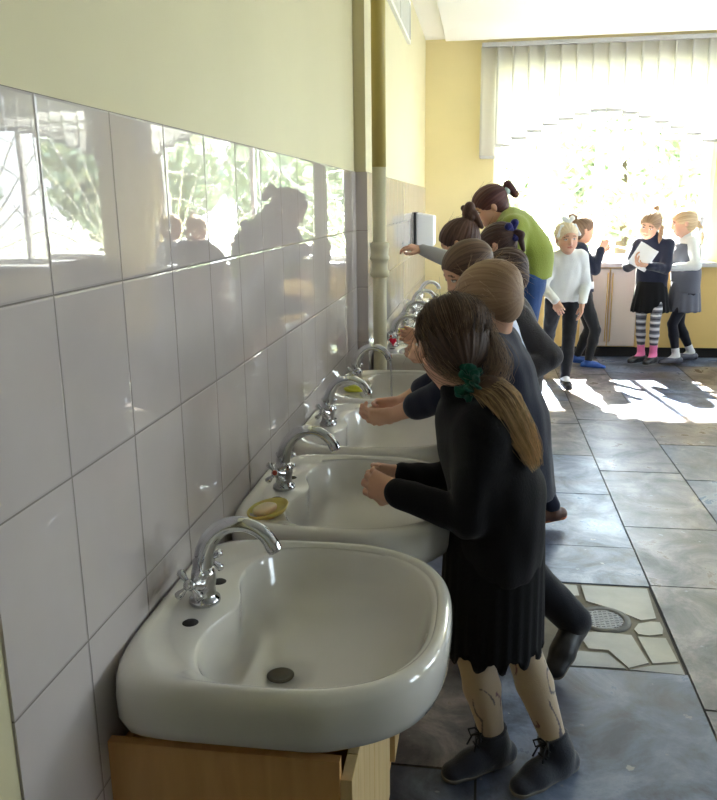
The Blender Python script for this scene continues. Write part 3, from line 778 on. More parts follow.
# water supply pipes on the wall beneath the basins are hidden by the cabinets
# ---------------------------------------------------------------- people
SKIN = srgb(214, 168, 142); 
def ik(a, c, l1, l2, pole):
    a, c = A3(a), A3(c); v = c-a; d = np.linalg.norm(v)
    if d > (l1+l2)*.999: s = d/((l1+l2)*.999); l1 *= s; l2 *= s
    x = (l1*l1-l2*l2+d*d)/(2*d); h = math.sqrt(max(l1*l1-x*x, 0)); n = v/d
    p = A3(pole); p = p-n*(p@n); p = nrm(p)
    return a+n*x+p*h
def frame(look, up=(0, 0, 1)):
    F = nrm(look); L = nrm(np.cross(A3(up), F)); Uu = np.cross(F, L); return np.stack([F, L, Uu])
def hand_prims(w, d, n, side, size=1.0, curl=(.5, .55, .6, .65), thumb=.5, spread=.08, fore=None):
    """w wrist, d direction wrist->knuckles, n palm faces this way, side = +1/-1 picks the thumb side"""
    w = A3(w); d = nrm(d); n = A3(n); n = nrm(n-d*(n@d)); s = np.cross(d, n)*side
    z = size; pr = []
    if fore is not None: pr.append(P_cone(fore, w, .024*z, .0165*z, .01))
    pr.append(P_flat(w-d*.004*z, w+d*.012*z, .017*z, .019*z, n, .75, .012*z))
    for o, l, r in ((-.017, .050, .0105), (-.006, .055, .011), (.006, .055, .011), (.0175, .052, .0108)):
        pr.append(P_cone(w+d*.012*z+s*o*z*.7, w+d*l*z+s*o*z*1.15, r*z, (r-.0018)*z, .008*z))
    for i, (o, kn, l) in enumerate(((.0225, .052, .046), (.0078, .058, .052), (-.0072, .056, .048), (-.0215, .050, .038))):
        p = w+d*kn*z+s*o*z; r = (.0070, .0072, .0069, .0061)[i]*z; a = curl[i]*.75; dd = nrm(d+s*spread*(1.5-i)*.5)
        for j, f in enumerate((.45, .31, .24)):
            q = p+(dd*math.cos(a)+n*math.sin(a))*l*f*z
            pr.append(P_cone(p, q, r, r*.92, .0022*z)); p = q; r *= .92; a += curl[i]*(1.0, .8, .5)[j]
    p = w+d*.014*z+s*.017*z; q = p+nrm(d*.75+s*(.75-.4*thumb)+n*(.25+.5*thumb))*.031*z; t = q+nrm(d*1.0+s*(.15-.5*thumb)+n*(.15+.6*thumb))*.026*z
    pr.append(P_cone(p, q, .0105*z, .0085*z, .008*z)); pr.append(P_cone(q, t, .0082*z, .0068*z, .002*z))
    return pr
def head_prims(c, ax, h, neck=None, nr=.045):
    F, L, Uu = ax
    g = lambda x, y, z: c+F*x*h+L*y*h+Uu*z*h
    pr = [P_ell(g(-.06, 0, .14), ax, (.44*h, .365*h, .35*h), .02),
          P_ell(g(.10, 0, -.14), ax, (.285*h, .285*h, .31*h), .06*h*2),
          P_ell(g(.21, 0, -.385), ax, (.10*h, .11*h, .08*h), .08*h*2),
          P_ell(g(.16, .15, -.17), ax, (.16*h, .12*h, .14*h), .05*h*2), P_ell(g(.16, -.15, -.17), ax, (.16*h, .12*h, .14*h), .05*h*2),
          P_cone(g(.365, 0, .02), g(.425, 0, -.13), .020*h, .040*h, .035*h*2),
          P_ell(g(.385, .035, -.145), ax, (.03*h, .028*h, .022*h), .015*h*2), P_ell(g(.385, -.035, -.145), ax, (.03*h, .028*h, .022*h), .015*h*2),
          P_cone(g(.36, -.05, -.235), g(.36, .05, -.235), .022*h, .022*h, .012*h*2), P_cone(g(.352, -.045, -.268), g(.352, .045, -.268), .024*h, .024*h, .012*h*2),
          P_cone(g(.35, .07, .085), g(.33, .19, .09), .03*h, .025*h, .05*h), P_cone(g(.35, -.07, .085), g(.33, -.19, .09), .03*h, .025*h, .05*h)]
    for s in (-1, 1):
        pr.append(P_ell(g(-.04, s*.355, -.03), ax, (.065*h, .026*h, .105*h), .02*h))
        pr.append(P_ell(g(-.03, s*.345, -.10), ax, (.04*h, .03*h, .05*h), .02*h))
    if neck is not None: pr.append(P_cone(neck, g(-.10, 0, -.22), nr, nr*.96, .03))
    return pr
def face_color(c, ax, h, skin=SKIN, brow=(.12, .07, .04), cheek=.5):
    F, L, Uu = ax
    def fn(V):
        q = (V-c)@np.stack([F, L, Uu]).T/h
        col = np.tile(np.array(skin[:3]), (len(V), 1))
        f = q[:, 0] > .2
        lip = f & (np.abs(q[:, 1]) < .10) & (np.abs(q[:, 2]+.252) < .034*(1-np.abs(q[:, 1])*5))
        col[lip] = np.array(skin[:3])*np.array([.78, .42, .42])
        ck = f*np.exp(-((np.abs(q[:, 1])-.18)**2+(q[:, 2]+.15)**2)/.008)*cheek
        col = col*(1-ck[:, None]*np.array([.0, .22, .22]))
        br = f & (np.abs(np.abs(q[:, 1])-.14) < .075) & (np.abs(q[:, 2]-.118+.5*np.maximum(np.abs(q[:, 1])-.15, 0)) < .014)
        col[br] = brow
        ey = f & (((np.abs(q[:, 1])-.14)/.062)**2+((q[:, 2]-.012)/.028)**2 < 1)
        col[ey] = (.70, .68, .66)
        ir = f & ((np.abs(q[:, 1])-.14)**2+(q[:, 2]-.012)**2 < .024**2)
        col[ir] = (.05, .035, .025)
        ls = f & (np.abs(np.abs(q[:, 1])-.14) < .066) & (np.abs(q[:, 2]-.012-.030+(np.abs(q[:, 1])-.14)**2*6) < .007)
        col[ls] = (.06, .04, .03)
        return col
    return fn
def hair_shape(c, ax, h, style, tie=None):
    F, L, Uu = ax
    g = lambda x, y, z: c+F*x*h+L*y*h+Uu*z*h
    pr = [P_ell(g(-.075, 0, .155), ax, (.475*h, .395*h, .375*h), .02)]
    if style != 'short': pr.append(P_ell(g(-.20, 0, -.08), ax, (.28*h, .32*h, .33*h), .12*h))
    else: pr.append(P_ell(g(-.19, 0, -.07), ax, (.265*h, .30*h, .31*h), .12*h))
    f = U(pr)
    face = U([P_ell(g(.40, 0, -.10), ax, (.33*h, .33*h, .33*h), 0), P_ell(g(.30, 0, -.40), ax, (.42*h, .5*h, .36*h), .05*h)])
    f = cut_sub(f, face, .03*h)
    ears = U([P_ell(g(-.02, s*.40, -.07), ax, (.09*h, .12*h, .13*h), 0) for s in (-1, 1)])
    f = cut_sub(f, ears, .02*h)
    tdir = F*-.7+Uu*-.2 if tie is None else nrm(A3(tie)-c)
    tdir = nrm(tdir)
    e1 = nrm(np.cross(tdir, [.3, .2, .93])); e2 = np.cross(tdir, e1)
    def az(P): q = P-c; return np.arctan2(q@e1, q@e2), (q@tdir)/h
    def g2(P):
        d = f(P); near = np.abs(d) < .03
        if near.any():
            d = d.copy(); a, t = az(P[near]); w = np.clip(1.2-np.abs(t), .1, 1)
            d[near] += w*(.0011*np.sin(a*23+3*np.sin(t*3))+.0009*np.sin(a*41+2+2*np.sin(t*5+1)))*(h/.2)*(.18 if style == 'short' else 1)
        return d
    return g2, pr, az
def streaks(az, base, light, rs=3, amt=.5):
    def fn(V):
        a, t = az(V)
        n = np.sin(a*19+2*np.sin(t*3))+np.sin(a*37+1.3+2*np.sin(t*4))+np.sin(a*71+.7)+.8*np.sin(a*5+1)
        k = np.clip(.5+n*.18, 0, 1)[:, None]*amt*2
        return np.array(base[:3])*(1-k)+np.array(light[:3])*k
    return fn
M_skin = mat('skin', SKIN, .5, spec=.35, attr='Col', sss=.12, bump=.06, bscale=300)
M_hair = mat('hair', srgb(60, 44, 34), .55, spec=.3, attr='Col')
def cloth(name, col, rough=.9, bump=.35, bscale=260, sheen=.25, var=.06, **k): return mat(name, col, rough, bump=bump, bscale=bscale, sheen=sheen, var=var, spec=.2, **k)
def fringe_strands(name, parent, roots, n, fn, m, rad=.0006, colf=None):
    """many thin tapering hair strands: fn(i) -> list of points"""
    VV, QQ, CC = [], [], []; base = 0
    for i in range(n):
        pts, c0, c1 = fn(i); pts = np.array(pts); k = len(pts)
        t = np.gradient(pts, axis=0); t /= np.linalg.norm(t, axis=1)[:, None]+1e-9
        u = np.cross(t, [.31, .2, .9]); u /= np.linalg.norm(u, axis=1)[:, None]+1e-9; w = np.cross(t, u)
        r = (rad*(1-.7*np.linspace(0, 1, k)**2))[:, None]
        ring = [pts+r*(u*math.cos(a)+w*math.sin(a)) for a in (0, 2.094, 4.188)]
        V = np.stack(ring, 1).reshape(-1, 3)
        for j in range(k-1):
            for e in range(3): QQ.append((base+j*3+e, base+j*3+(e+1) % 3, base+j*3+3+(e+1) % 3, base+j*3+3+e))
        tt = np.repeat(np.linspace(0, 1, k), 3)[:, None]
        CC.append(A3(c0)*(1-tt)+A3(c1)*tt); VV.append(V); base += len(V)
    return tag(obj(name, npmesh(name, np.concatenate(VV), np.array(QQ), np.concatenate(CC), parent.location), m, parent), kind='stuff')

def build_person(sp):
    """sp: measures and joints in world space"""
    H = sp['H']; v = sp.get('vox', .005); Hs = H/1.15
    root = thing('person', sp['label'], 'person', tuple(sp['base']))
    pel, nk, hc = A3(sp['pelvis']), A3(sp['neck']), A3(sp['head'])
    mid = A3(sp.get('mid', (pel+nk)/2)); fwd = nrm(sp['fwd']); fp = nrm(sp.get('pfwd', sp['fwd']))
    upv = nrm(nk-mid); lat = nrm(np.cross(upv, fwd)); fwd = np.cross(lat, upv)       # lat = person's left
    plat = nrm(np.cross([0, 0, 1], fp))
    adult = sp.get('adult', 0)
    sw = sp.get('sw', .098*H); hw = .052*H
    sl, sr = nk+lat*sw-upv*.028*H, nk-lat*sw-upv*.028*H
    if 'sl' in sp: sl = A3(sp['sl'])
    if 'sr' in sp: sr = A3(sp['sr'])
    ua, fa = .165*H, .145*H
    arms = []
    for s0, key in ((sl, 'L'), (sr, 'R')):
        a = sp['arm'+key]; wr = A3(a['w']); el = ik(s0, wr, ua, fa, a.get('pole', (0, 0, -1))); arms.append((s0, el, wr, a, key))
    legs = []
    for s_, key in ((1, 'L'), (-1, 'R')):
        a = sp['leg'+key]; hip = pel+plat*s_*hw-np.array([0, 0, .01*H]); an = A3(a['a']); lg = sp.get('lg', .975); kn = ik(hip, an, .235*H*lg, .225*H*lg, a.get('pole', fp)); legs.append((hip, kn, an, a, key))
    h = sp.get('hh', .165*H+.012); ax = frame(sp['look'], sp.get('hup', (0, 0, 1)))
    F, L, Uu = ax
    chest = mid+(nk-mid)*.55
    th = sp.get('thick', 1.0)
    r = H*th
    torso = [P_flat(pel-plat*hw*.5, pel+plat*hw*.5, .066*r, .066*r, fp, .9, .03), P_flat(mid-lat*.02*H, mid+lat*.02*H, .062*r, .062*r, fwd, .82, .08),
             P_flat(pel, mid, .075*r, .074*r, fwd, .82, .06),
             P_flat(mid, chest, .076*r, .082*r, fwd, .80, .06), P_flat(chest-lat*.035*H, chest+lat*.035*H, .062*r, .062*r, fwd, .9, .05),
             P_cone(sl+(nk-sl)*.15, nk-upv*.01*H, .036*r, .034*r, .04), P_cone(sr+(nk-sr)*.15, nk-upv*.01*H, .036*r, .034*r, .04)]
    if adult: torso.append(P_ell(chest+fwd*.05*H-upv*.02*H, np.stack([fwd, lat, upv]), (.055*H, .085*H, .055*H), .04))
    def armp(g=0, full=True):
        o = []
        for (s0, el, wr, a, k) in arms:
            e = .97 if full else a.get('cuff', .97)
            o += [P_cone(s0, el, .032*H+g, .026*H+g, .03), P_cone(el, el+(wr-el)*e, .026*H+g, (.026-.012*e)*H+g*1.3, .012)]
        return o
    legp = lambda g=0, e=1.0, fl=0: [P for (hip, kn, an, a, k) in legs for P in (P_cone(hip, kn, .058*H*th+g, .036*H*th+g, .02), P_cone(kn, kn+(an-kn)*.35, .036*H*th+g, .037*H*th+g, .01), P_cone(kn+(an-kn)*.35, kn+(an-kn)*e, .037*H*th+g, .022*H*th+g*1.25+fl, .01))]
    # ---- body
    hp = head_prims(hc, ax, h, nk-upv*.01, .033*H)
    body = torso+armp(0)+legp(0)+hp
    sock = U([P_ell(hc+F*.43*h+L*s*.14*h+Uu*.01*h, ax, (.10*h, .075*h, .055*h), 0) for s in (-1, 1)])
    bf0 = U(body); eyes = U([P_ell(hc+F*.315*h+L*s*.14*h+Uu*.012*h, ax, (.058*h, .062*h, .05*h), 0) for s in (-1, 1)])
    bf = lambda P: np.minimum(cut_sub(bf0, sock, .03*h)(P), eyes(P))
    lo, hi = bbox_of(body)
    V, Q = isomesh(bf, lo, hi, v)
    parts = [(V, Q)]; hv = .0022 if v < .0045 else .0032
    for (s0, el, wr, a, key) in arms:
        hd = a['hand']; mid_ = el+(wr-el)*.55
        z = sp.get('hs', Hs*1.0)
        pr = hand_prims(wr, hd['d'], hd['n'], 1 if key == 'L' else -1, z, hd.get('curl', (.45, .5, .55, .6)), hd.get('thumb', .4), hd.get('spread', .08), mid_)
        hl, hh_ = bbox_of(pr, .006); hV, hQ = isomesh(U(pr), hl, hh_, hv if not sp.get('far') else .004); parts.append((hV, hQ))
    off = 0; VV, QQ = [], []
    for a_, b_ in parts: VV.append(a_); QQ.append(b_+off); off += len(a_)
    V = np.concatenate(VV); Q = np.concatenate(QQ)
    fc = face_color(hc, ax, h, sp.get('skin', SKIN), sp.get('brow', (.12, .07, .04)))
    legcol = sp.get('legcol')
    def cf(P):
        c = fc(P)
        if sp.get('legpaint'): c = sp['legpaint'](P, c, legs)
        return c
    obj('body', npmesh('body', V, Q, cf, root.location), M_skin, root)
    env = dict(root=root, pel=pel, nk=nk, hc=hc, h=h, ax=ax, mid=mid, chest=chest, fwd=fwd, lat=lat, upv=upv, fp=fp, plat=plat, arms=arms, legs=legs, H=H, v=v, torso=torso, armp=armp, legp=legp, r=r, sl=sl, sr=sr)
    # ---- top
    T = sp.get('top')
    if T:
        g = T.get('g', .010)
        pr = [((q[0], q[1], q[2], q[3]+g, q[4]+g)+q[5:]) if q[0] == 'c' else P_ell(q[1], q[2], q[3]+g, q[4]) for q in torso]
        hem = A3(T['hem']); 
        pr.append(P_flat(mid, hem-np.array([0, 0, .05]), .075*r+g, T.get('hr', .085)*r+g, fwd, .85, .05))
        pr += armp(g*T.get('sg', .8), False)
        if T.get('neck'): pr.append(P_cone(nk-upv*.02, nk+(hc-F*.1*h-Uu*.22*h-nk)*T['neck'], .037*H+g*.6, .036*H+g*.4, .01))
        f = U(pr)
        f = cut_plane(f, hem, T.get('hemn', (0, 0, -1)))
        if not T.get('neck'):
            f = cut_sub(f, U([P_cone(nk+upv*.012*H+fwd*.012*H, nk+(hc-nk)*1.0, .036*H, .06*H, 0)]), .006)
        f = wrinkle(f, T.get('wr', .0022), T.get('wf', 55))
        lo, hi = bbox_of(pr)
        V, Q = isomesh(f, lo, hi, v); 
        o = obj(T['name'], npmesh(T['name'], V, Q, T.get('paint'), root.location), T['mat'], root)
        if T.get('plabel'): o['label'] = T['plabel']
    for (nm, mt_, g, z0, z1, lb) in sp.get('bands', []):
        pr = [((q[0], q[1], q[2], q[3]+g, q[4]+g)+q[5:]) if q[0] == 'c' else P_ell(q[1], q[2], q[3]+g, q[4]) for q in torso]
        f = cut_plane(cut_plane(U(pr), (0, 0, z0), (0, 0, -1)), (0, 0, z1), (0, 0, 1))
        if nm == 'pinafore_bodice': f = cut_sub(f, U([P_cone(nk+upv*.02*H+fwd*.03*H, nk+upv*.2*H, .05*H, .08*H, 0), P_cone(sl, sl+(sl-nk)*.7, .04*H, .05*H, 0), P_cone(sr, sr+(sr-nk)*.7, .04*H, .05*H, 0)]), .01)
        lo, hi = bbox_of(pr); V, Q = isomesh(f, lo, hi, v)
        o = obj(nm, npmesh(nm, V, Q, None, root.location), mt_, root)
        if lb: o['label'] = lb
    B = sp.get('bottom')
    if B and B['kind'] == 'trousers':
        g = B.get('g', .009)
        pr = [P_flat(pel-plat*hw*.5, pel+plat*hw*.5, .070*r+g, .070*r+g, fp, .9, .03), P_flat(pel, pel+(mid-pel)*.7, .076*r+g*.6, .074*r+g*.3, fp, .82, .05)]+legp(g, B.get('e', .97), B.get('fl', 0))
        f = wrinkle(cut_plane(U(pr), pel+(mid-pel)*.62, mid-pel), .0022, 50)
        lo, hi = bbox_of(pr); V, Q = isomesh(f, lo, hi, v)
        obj('trousers', npmesh('trousers', V, Q, B.get('paint'), root.location), B['mat'], root)
    if B and B['kind'] == 'skirt':
        top = pel+(mid-pel)*.5; zt = top[2]; zb = B['hem']; ctr = A3(B.get('ctr', pel)); cb = A3(B.get('cb', pel)); bm = bmesh.new(); rings = []
        n = 120; m_ = 18; R0, R1 = B.get('r0', .085)*H, B.get('r1', .13)*H; pl = B.get('pleats', 15); sq = B.get('sq', .85)
        for inner in (0, 1):
            for j in (range(m_+1) if not inner else range(m_, -1, -1)):
                t = j/m_; R = R0+(R1-R0)*t**.8-inner*.005; ring = []
                for i in range(n):
                    a = 2*PI*i/n; pa = B.get('pa', .035)*t
                    rr = R*(1+pa*math.sin(a*pl+.4*math.sin(3*a))+.03*t*math.sin(3*a+1))
                    z = zt+(zb-zt)*t+(B.get('wave', .004)*t*math.sin(a*pl+1.0)) 
                    if B.get('fringe') and t > .93: z += B['fringe']*(.5+.5*math.copysign(abs(math.sin(a*13+.6*math.sin(5*a)))**.4, math.sin(a*13+.6*math.sin(5*a))))*(t-.93)/.07
                    cx = ctr*(1-t)+cb*t
                    p = np.array([cx[0], cx[1], 0])+plat*math.cos(a)*rr+fp*math.sin(a)*rr*sq; ring.append(bm.verts.new((p[0]-root.location[0], p[1]-root.location[1], z-root.location[2])))
                rings.append(ring)
        for a_, b_ in zip(rings, rings[1:]+rings[:1]):
            for i in range(n): bm.faces.new((a_[i], a_[(i+1) % n], b_[(i+1) % n], b_[i]))
        bmesh.ops.recalc_face_normals(bm, faces=bm.faces)
        obj(B.get('name', 'skirt'), bm, B['mat'], root)
    if B and B.get('tights'):
        g = .0018; pr = [P_flat(pel-plat*hw*.5, pel+plat*hw*.5, .066*r+g, .066*r+g, fp, .9, .03)]+legp(g, .99)
        lo, hi = bbox_of(pr); V, Q = isomesh(U(pr), lo, hi, v); obj('tights', npmesh('tights', V, Q, B.get('tpaint'), root.location), B['tights'], root)
    # ---- feet
    for (hip, kn, an, a, key) in legs:
        S = sp['shoe']; toe = nrm(a['toe']); dn = nrm(a.get('down', (0, 0, -1))); dn = nrm(dn-toe*(dn@toe)); sd = np.cross(toe, dn)
        L_ = .150*H*a.get('ln', 1); ah = .048*H; heel = an-toe*.028*H+dn*(ah-.018*H); ball = an+toe*(L_*.42)+dn*(ah-.018*H); tip = an+toe*(L_*.66)+dn*(ah-.013*H)
        g = S.get('g', .003)
        pr = [P_cone(heel, ball, .021*H+g, .0215*H+g, .01), P_flat(ball, tip, .024*H+g, .019*H+g, dn, .72, .012), P_cone(an+dn*ah*.5, an+toe*L_*.3+dn*(ah-.026*H), .023*H+g, .017*H+g, .02), P_cone(an, an+dn*ah*.6, .023*H+g, .023*H+g, .01)]
        if S.get('high'): pr.append(P_cone(an, an+(kn-an)*S['high'], .025*H+g, .028*H+g, .02))
        sole_p = an+dn*(ah-.002)
        f = cut_plane(U(pr), sole_p, dn)
        if S.get('low'):
            f = cut_sub(f, U([P_cone(an-dn*.01*H+toe*.006*H, an-dn*.09*H, .030*H, .03*H, 0), P_cone(an-dn*.003*H+toe*.01*H, an+toe*L_*.34-dn*(.004*H), .024*H, .019*H, .0)]), .006)
        elif S.get('high'):
            f = cut_plane(f, an+(kn-an)*S['high'], kn-an)
        lo, hi = bbox_of(pr); V, Q = isomesh(f, lo, hi, min(v, .004)*.8)
        sh = obj('shoe', npmesh('shoe', V, Q, None, root.location), S['mat'], root)
        # sole
        pr2 = [P_flat(heel+dn*.0, ball, .0235*H+g, .0255*H+g, dn, .35, .0), P_flat(ball, tip, .0255*H+g, .0215*H+g, dn, .35, .01)]
        f2 = cut_plane(cut_plane(U([P_cone(heel, ball, .0225*H+g, .0245*H+g, 0), P_cone(ball, tip, .0245*H+g, .0205*H+g, .01)]), an+dn*(ah+.004), dn), an+dn*(ah-S.get('sole', .008)), -dn)
        lo, hi = bbox_of(pr2, .04); V, Q = isomesh(f2, lo, hi, .0025 if v < .0045 else .004)
        s2 = obj('sole', npmesh('sole', V, Q, None, root.location), S['sm'], sh)
        if sp.get('sock'):
            pr = [P_cone(an+(kn-an)*sp.get('sockh', .2), an, .025*H+.0015, .0225*H+.002, 0), P_cone(an, an+dn*ah*.5+toe*.045*H, .0225*H+.002, .017*H+.002, .015)]
            lo, hi = bbox_of(pr); f3 = U(pr)
            V, Q = isomesh(f3, lo, hi, min(v, .004)); obj('sock', npmesh('sock', V, Q, None, root.location), sp['sock'], root)
        if S.get('laces'):
            bm = bmesh.new()
            for q in range(5):
                t = .02+.17*q; c = an+toe*(.030*H*(1.55-.55*t*1.6)+.0)+(kn-an)*(-.0+.03*q)+dn*(.012*H*(1-q*.5))
                c = an+toe*(.060*H-.008*H*q)+dn*(.016*H-.0125*H*q)
                tube(bm, [c+sd*.014-A3(root.location), c+toe*.004-dn*.003-A3(root.location), c-sd*.014-A3(root.location)], .0022, 6)
            c = an+toe*(.032*H)-dn*.032*H-A3(root.location)
            for s_ in (-1, 1):
                tube(bm, [c, c+toe*.012-dn*.012+sd*s_*.012, c+toe*.022-dn*.004+sd*s_*.024, c+toe*.018+dn*.012+sd*s_*.020, c+toe*.004+sd*s_*.006], .0024, 6)
                tube(bm, [c, c+toe*.02+dn*.004+sd*s_*.01, c+toe*.03+dn*.03+sd*s_*.016], .0022, 6)
            obj('laces', bm, S['lm'], sh)
    # ---- hair
    Hr = sp['hair']; tie = Hr.get('tie')
    if tie is not None: tie = hc+F*tie[0]*h+L*tie[1]*h+Uu*tie[2]*h
    hf, pr, az = hair_shape(hc, ax, h, Hr['style'], tie)
    extra = []
    for e in Hr.get('extra', []):          # in head units
        a_, b_, ra, rb, k_ = e; g_ = lambda q: hc+F*q[0]*h+L*q[1]*h+Uu*q[2]*h
        extra.append(P_cone(g_(a_), g_(b_), ra*h, rb*h, k_*h))
    if extra:
        ef = U(extra); hf2 = lambda P: smin(hf(P), ef(P), .03*h)
        pr = pr+extra
    else: hf2 = hf
    lo, hi = bbox_of(pr); V, Q = isomesh(hf2, lo, hi, min(v, .0045)*(.8 if not sp.get('far') else 1))
    obj('hair', npmesh('hair', V, Q, streaks(az, Hr['c0'], Hr['c1'], amt=Hr.get('amt', .5)), root.location), M_hair, root)
    if Hr.get('fly'):
        rn = np.random.RandomState(3)
        def fl(i):
            d = nrm(rn.normal(size=3)+Uu*.7-F*.4); p = hc+(-F*.075+Uu*.155)*h+ (d@F)*F*.475*h+(d@L)*L*.395*h+(d@Uu)*Uu*.375*h
            tgt = tie if tie is not None else hc-F*.5*h-Uu*.5*h
            t = tgt-p; t = nrm(t-d*(t@d)); ln = .03+.05*rn.rand(); w_ = rn.normal(size=3)*.006
            return [p-d*.003, p+t*ln*.35+d*.004+w_*.3, p+t*ln*.7+d*.007+w_, p+t*ln+d*(.006+.01*rn.rand())+w_*2], Hr['c1'][:3], Hr['c1'][:3]
        fringe_strands('loose_hair', root, None, Hr['fly'], fl, M_hair, rad=.0005 if v < .0045 else .0007)
    for e in Hr.get('bands', []):          # hair ties and bows
        nm, mt_, prs, lb = e; g_ = lambda q: hc+F*q[0]*h+L*q[1]*h+Uu*q[2]*h
        pp = [P_cone(g_(a_), g_(b_), ra*h, rb*h, k_*h) for (a_, b_, ra, rb, k_) in prs]
        f = wrinkle(U(pp), .0012, 150, (1, 1, 1)); lo, hi = bbox_of(pp); V, Q = isomesh(f, lo, hi, min(v, .004)*.8)
        o = obj(nm, npmesh(nm, V, Q, None, root.location), mt_, root)
        if lb: o['label'] = lb
    return env
# ---------------------------------------------------------------- the children and the woman
V3 = lambda *a: np.array(a, float)
M_jacket = cloth('black_jersey', srgb(21, 20, 22), sheen=.08); M_skirt = cloth('black_skirt_cloth', srgb(15, 14, 16), sheen=.05); M_navy = cloth('navy_cloth', srgb(30, 34, 52))
M_dtro = cloth('dark_trousers', srgb(30, 31, 38)); M_grey = cloth('charcoal_knit', srgb(62, 58, 58), bump=.6, bscale=160); M_wht = cloth('white_knit', srgb(226, 228, 226), bump=.5, bscale=140)
M_green = cloth('lime_knit', srgb(140, 152, 66), bump=.6, bscale=150); M_jean = cloth('blue_denim', srgb(48, 78, 128), bump=.4, bscale=300, var=.12, vscale=9)
M_blk = cloth('black_trousers', srgb(26, 26, 30)); M_pina = cloth('grey_pinafore_cloth', srgb(92, 94, 104)); M_lgrey = cloth('light_grey_knit', srgb(172, 172, 174)); M_pale = cloth('pale_blue_shirt', srgb(196, 204, 222))
M_brown = cloth('plum_knit', srgb(88, 60, 66))
M_boot = mat('navy_suede', srgb(27, 31, 46), .8, bump=.3, bscale=220, sheen=.3); M_sole = mat('grey_sole', srgb(128, 124, 118), .7); M_lace = mat('black_lace', srgb(22, 22, 26), .8)
M_osole = mat('orange_sole', srgb(206, 112, 66), .6); M_bshoe = mat('black_leather', srgb(28, 26, 28), .4); M_dsole = mat('dark_sole', srgb(60, 54, 50), .8); M_blue = mat('bright_blue_shoe', srgb(34, 78, 156), .5)
M_wsock = cloth('white_sock', srgb(222, 220, 222)); M_psock = cloth('pink_sock', srgb(232, 120, 168)); M_btight = cloth('black_tights', srgb(30, 30, 38))
M_teal = cloth('green_scrunchie', srgb(8, 78, 60)); M_bow = cloth('navy_bow', srgb(42, 46, 110)); M_wbow = cloth('white_bow', srgb(236, 238, 242))
M_tight = mat('patterned_tights', srgb(190, 170, 142), .75, attr='Col', sheen=.3, bump=.2, bscale=400)
DK, DK2 = srgb(56, 42, 34), srgb(92, 70, 56); BR, BR2 = srgb(96, 74, 58), srgb(140, 112, 88); BL, BL2 = srgb(176, 148, 112), srgb(214, 190, 152); SB, SB2 = srgb(140, 112, 88), srgb(176, 146, 116)
CR, CR2 = srgb(60, 34, 34), srgb(98, 58, 52)
def loc(hc, look, h, p):          # a world point in head units
    return frame(look) @ (A3(p)-A3(hc))/h
FAR = dict(far=True, vox=.006)

# the girl in black in front
hc1 = V3(.492, 1.765, 1.018); lk1 = V3(-.27, .88, -.44); h1 = .165*1.15+.012
tie1 = at(471, 384, 1.665); tl1 = loc(hc1, lk1, h1, tie1)
def tight_paint(P):
    c = np.tile(np.array(srgb(184, 164, 138)[:3]), (len(P), 1))
    q = P*np.array([1, 1, .8])
    n = snoise(q+3.1, 34); k = (np.abs(n) < .05) & (snoise(P+1.3, 22) > .12) & (P[:, 2] > .09)
    c[k] = srgb(86, 76, 84)[:3]
    n = snoise(q+9.7, 46); k = (np.abs(n) < .05) & (snoise(P+5.3, 20) > .35); c[k] = srgb(120, 84, 92)[:3]
    return c
g1 = build_person(dict(label='girl in black jacket and fringed skirt with a green scrunchie, washing hands', base=(.66, 1.74, 0), H=1.15, vox=.0036,
    pelvis=(.595, 1.755, .565), mid=(.597, 1.75, .69), neck=(.525, 1.745, .872), head=hc1, look=lk1, fwd=(-.96, -.26, 0), pfwd=(-.95, -.1, 0), thick=.97, lg=.955, hs=1.17,
    armL=dict(w=at(397, 492, 1.68), pole=(1, -.25, .45), hand=dict(d=(-.9, .42, .12), n=(.15, .85, -.1), curl=(.55, .6, .65, .7), thumb=.5)),
    armR=dict(w=at(401, 476, 1.83), pole=(1, .5, 0), hand=dict(d=(-.9, -.42, .10), n=(-.1, -.85, .25), curl=(.7, .75, .8, .9), thumb=.6)),
    legL=dict(a=(.608, 1.715, .058), toe=(-.83, -.55, 0), pole=(-1, -.2, 0)), legR=dict(a=(.757, 1.70, .058), toe=(-.76, -.65, 0), pole=(-.6, -.6, 0)),
    top=dict(name='jacket', mat=M_jacket, g=.013, hem=(.60, 1.75, .505), hr=.086, neck=.42, wr=.003, wf=42, sg=1.0),
    bottom=dict(kind='skirt', mat=M_skirt, hem=.305, r0=.098, r1=.106, sq=1.0, fringe=.026, pleats=26, pa=.02, tights=M_tight, tpaint=tight_paint, cb=(.592, 1.735, 0)),
    shoe=dict(mat=M_boot, sm=M_sole, lm=M_lace, high=.17, laces=True, g=.006, sole=.010),
    hair=dict(style='long', tie=tl1, c0=DK, c1=DK2, fly=140)))
r1 = g1['root']
# scrunchie
rn = np.random.RandomState(2)
d1_ = nrm(A3(at(500, 394, 1.66))-tie1); e1_ = nrm(np.cross(d1_, [0, 0, 1])); e2_ = np.cross(d1_, e1_)
pr = []
for k in range(16):          # crumpled folds of cloth round the tie
    a = 2*PI*k/16; r = .012; R2 = .026+.010*rn.rand()
    c = tie1+(e1_*math.cos(a)+e2_*math.sin(a))*r; c2 = tie1+(e1_*math.cos(a+.2)+e2_*math.sin(a+.2))*R2+d1_*(.010*rn.normal())
    nn = nrm(-math.sin(a)*e1_+math.cos(a)*e2_+d1_*rn.normal()*.5)
    pr.append(P_flat(c, c2, .009, .0115, nn, .38, .0015))
pr.append(P_flat(tie1+V3(0, -.012, -.005), at(480, 398, 1.645), .012, .006, (.3, -.9, .3), .4, .002)); pr.append(P_flat(tie1+V3(0, -.012, .005), at(461, 374, 1.65), .012, .007, (.1, -.9, .4), .4, .002))
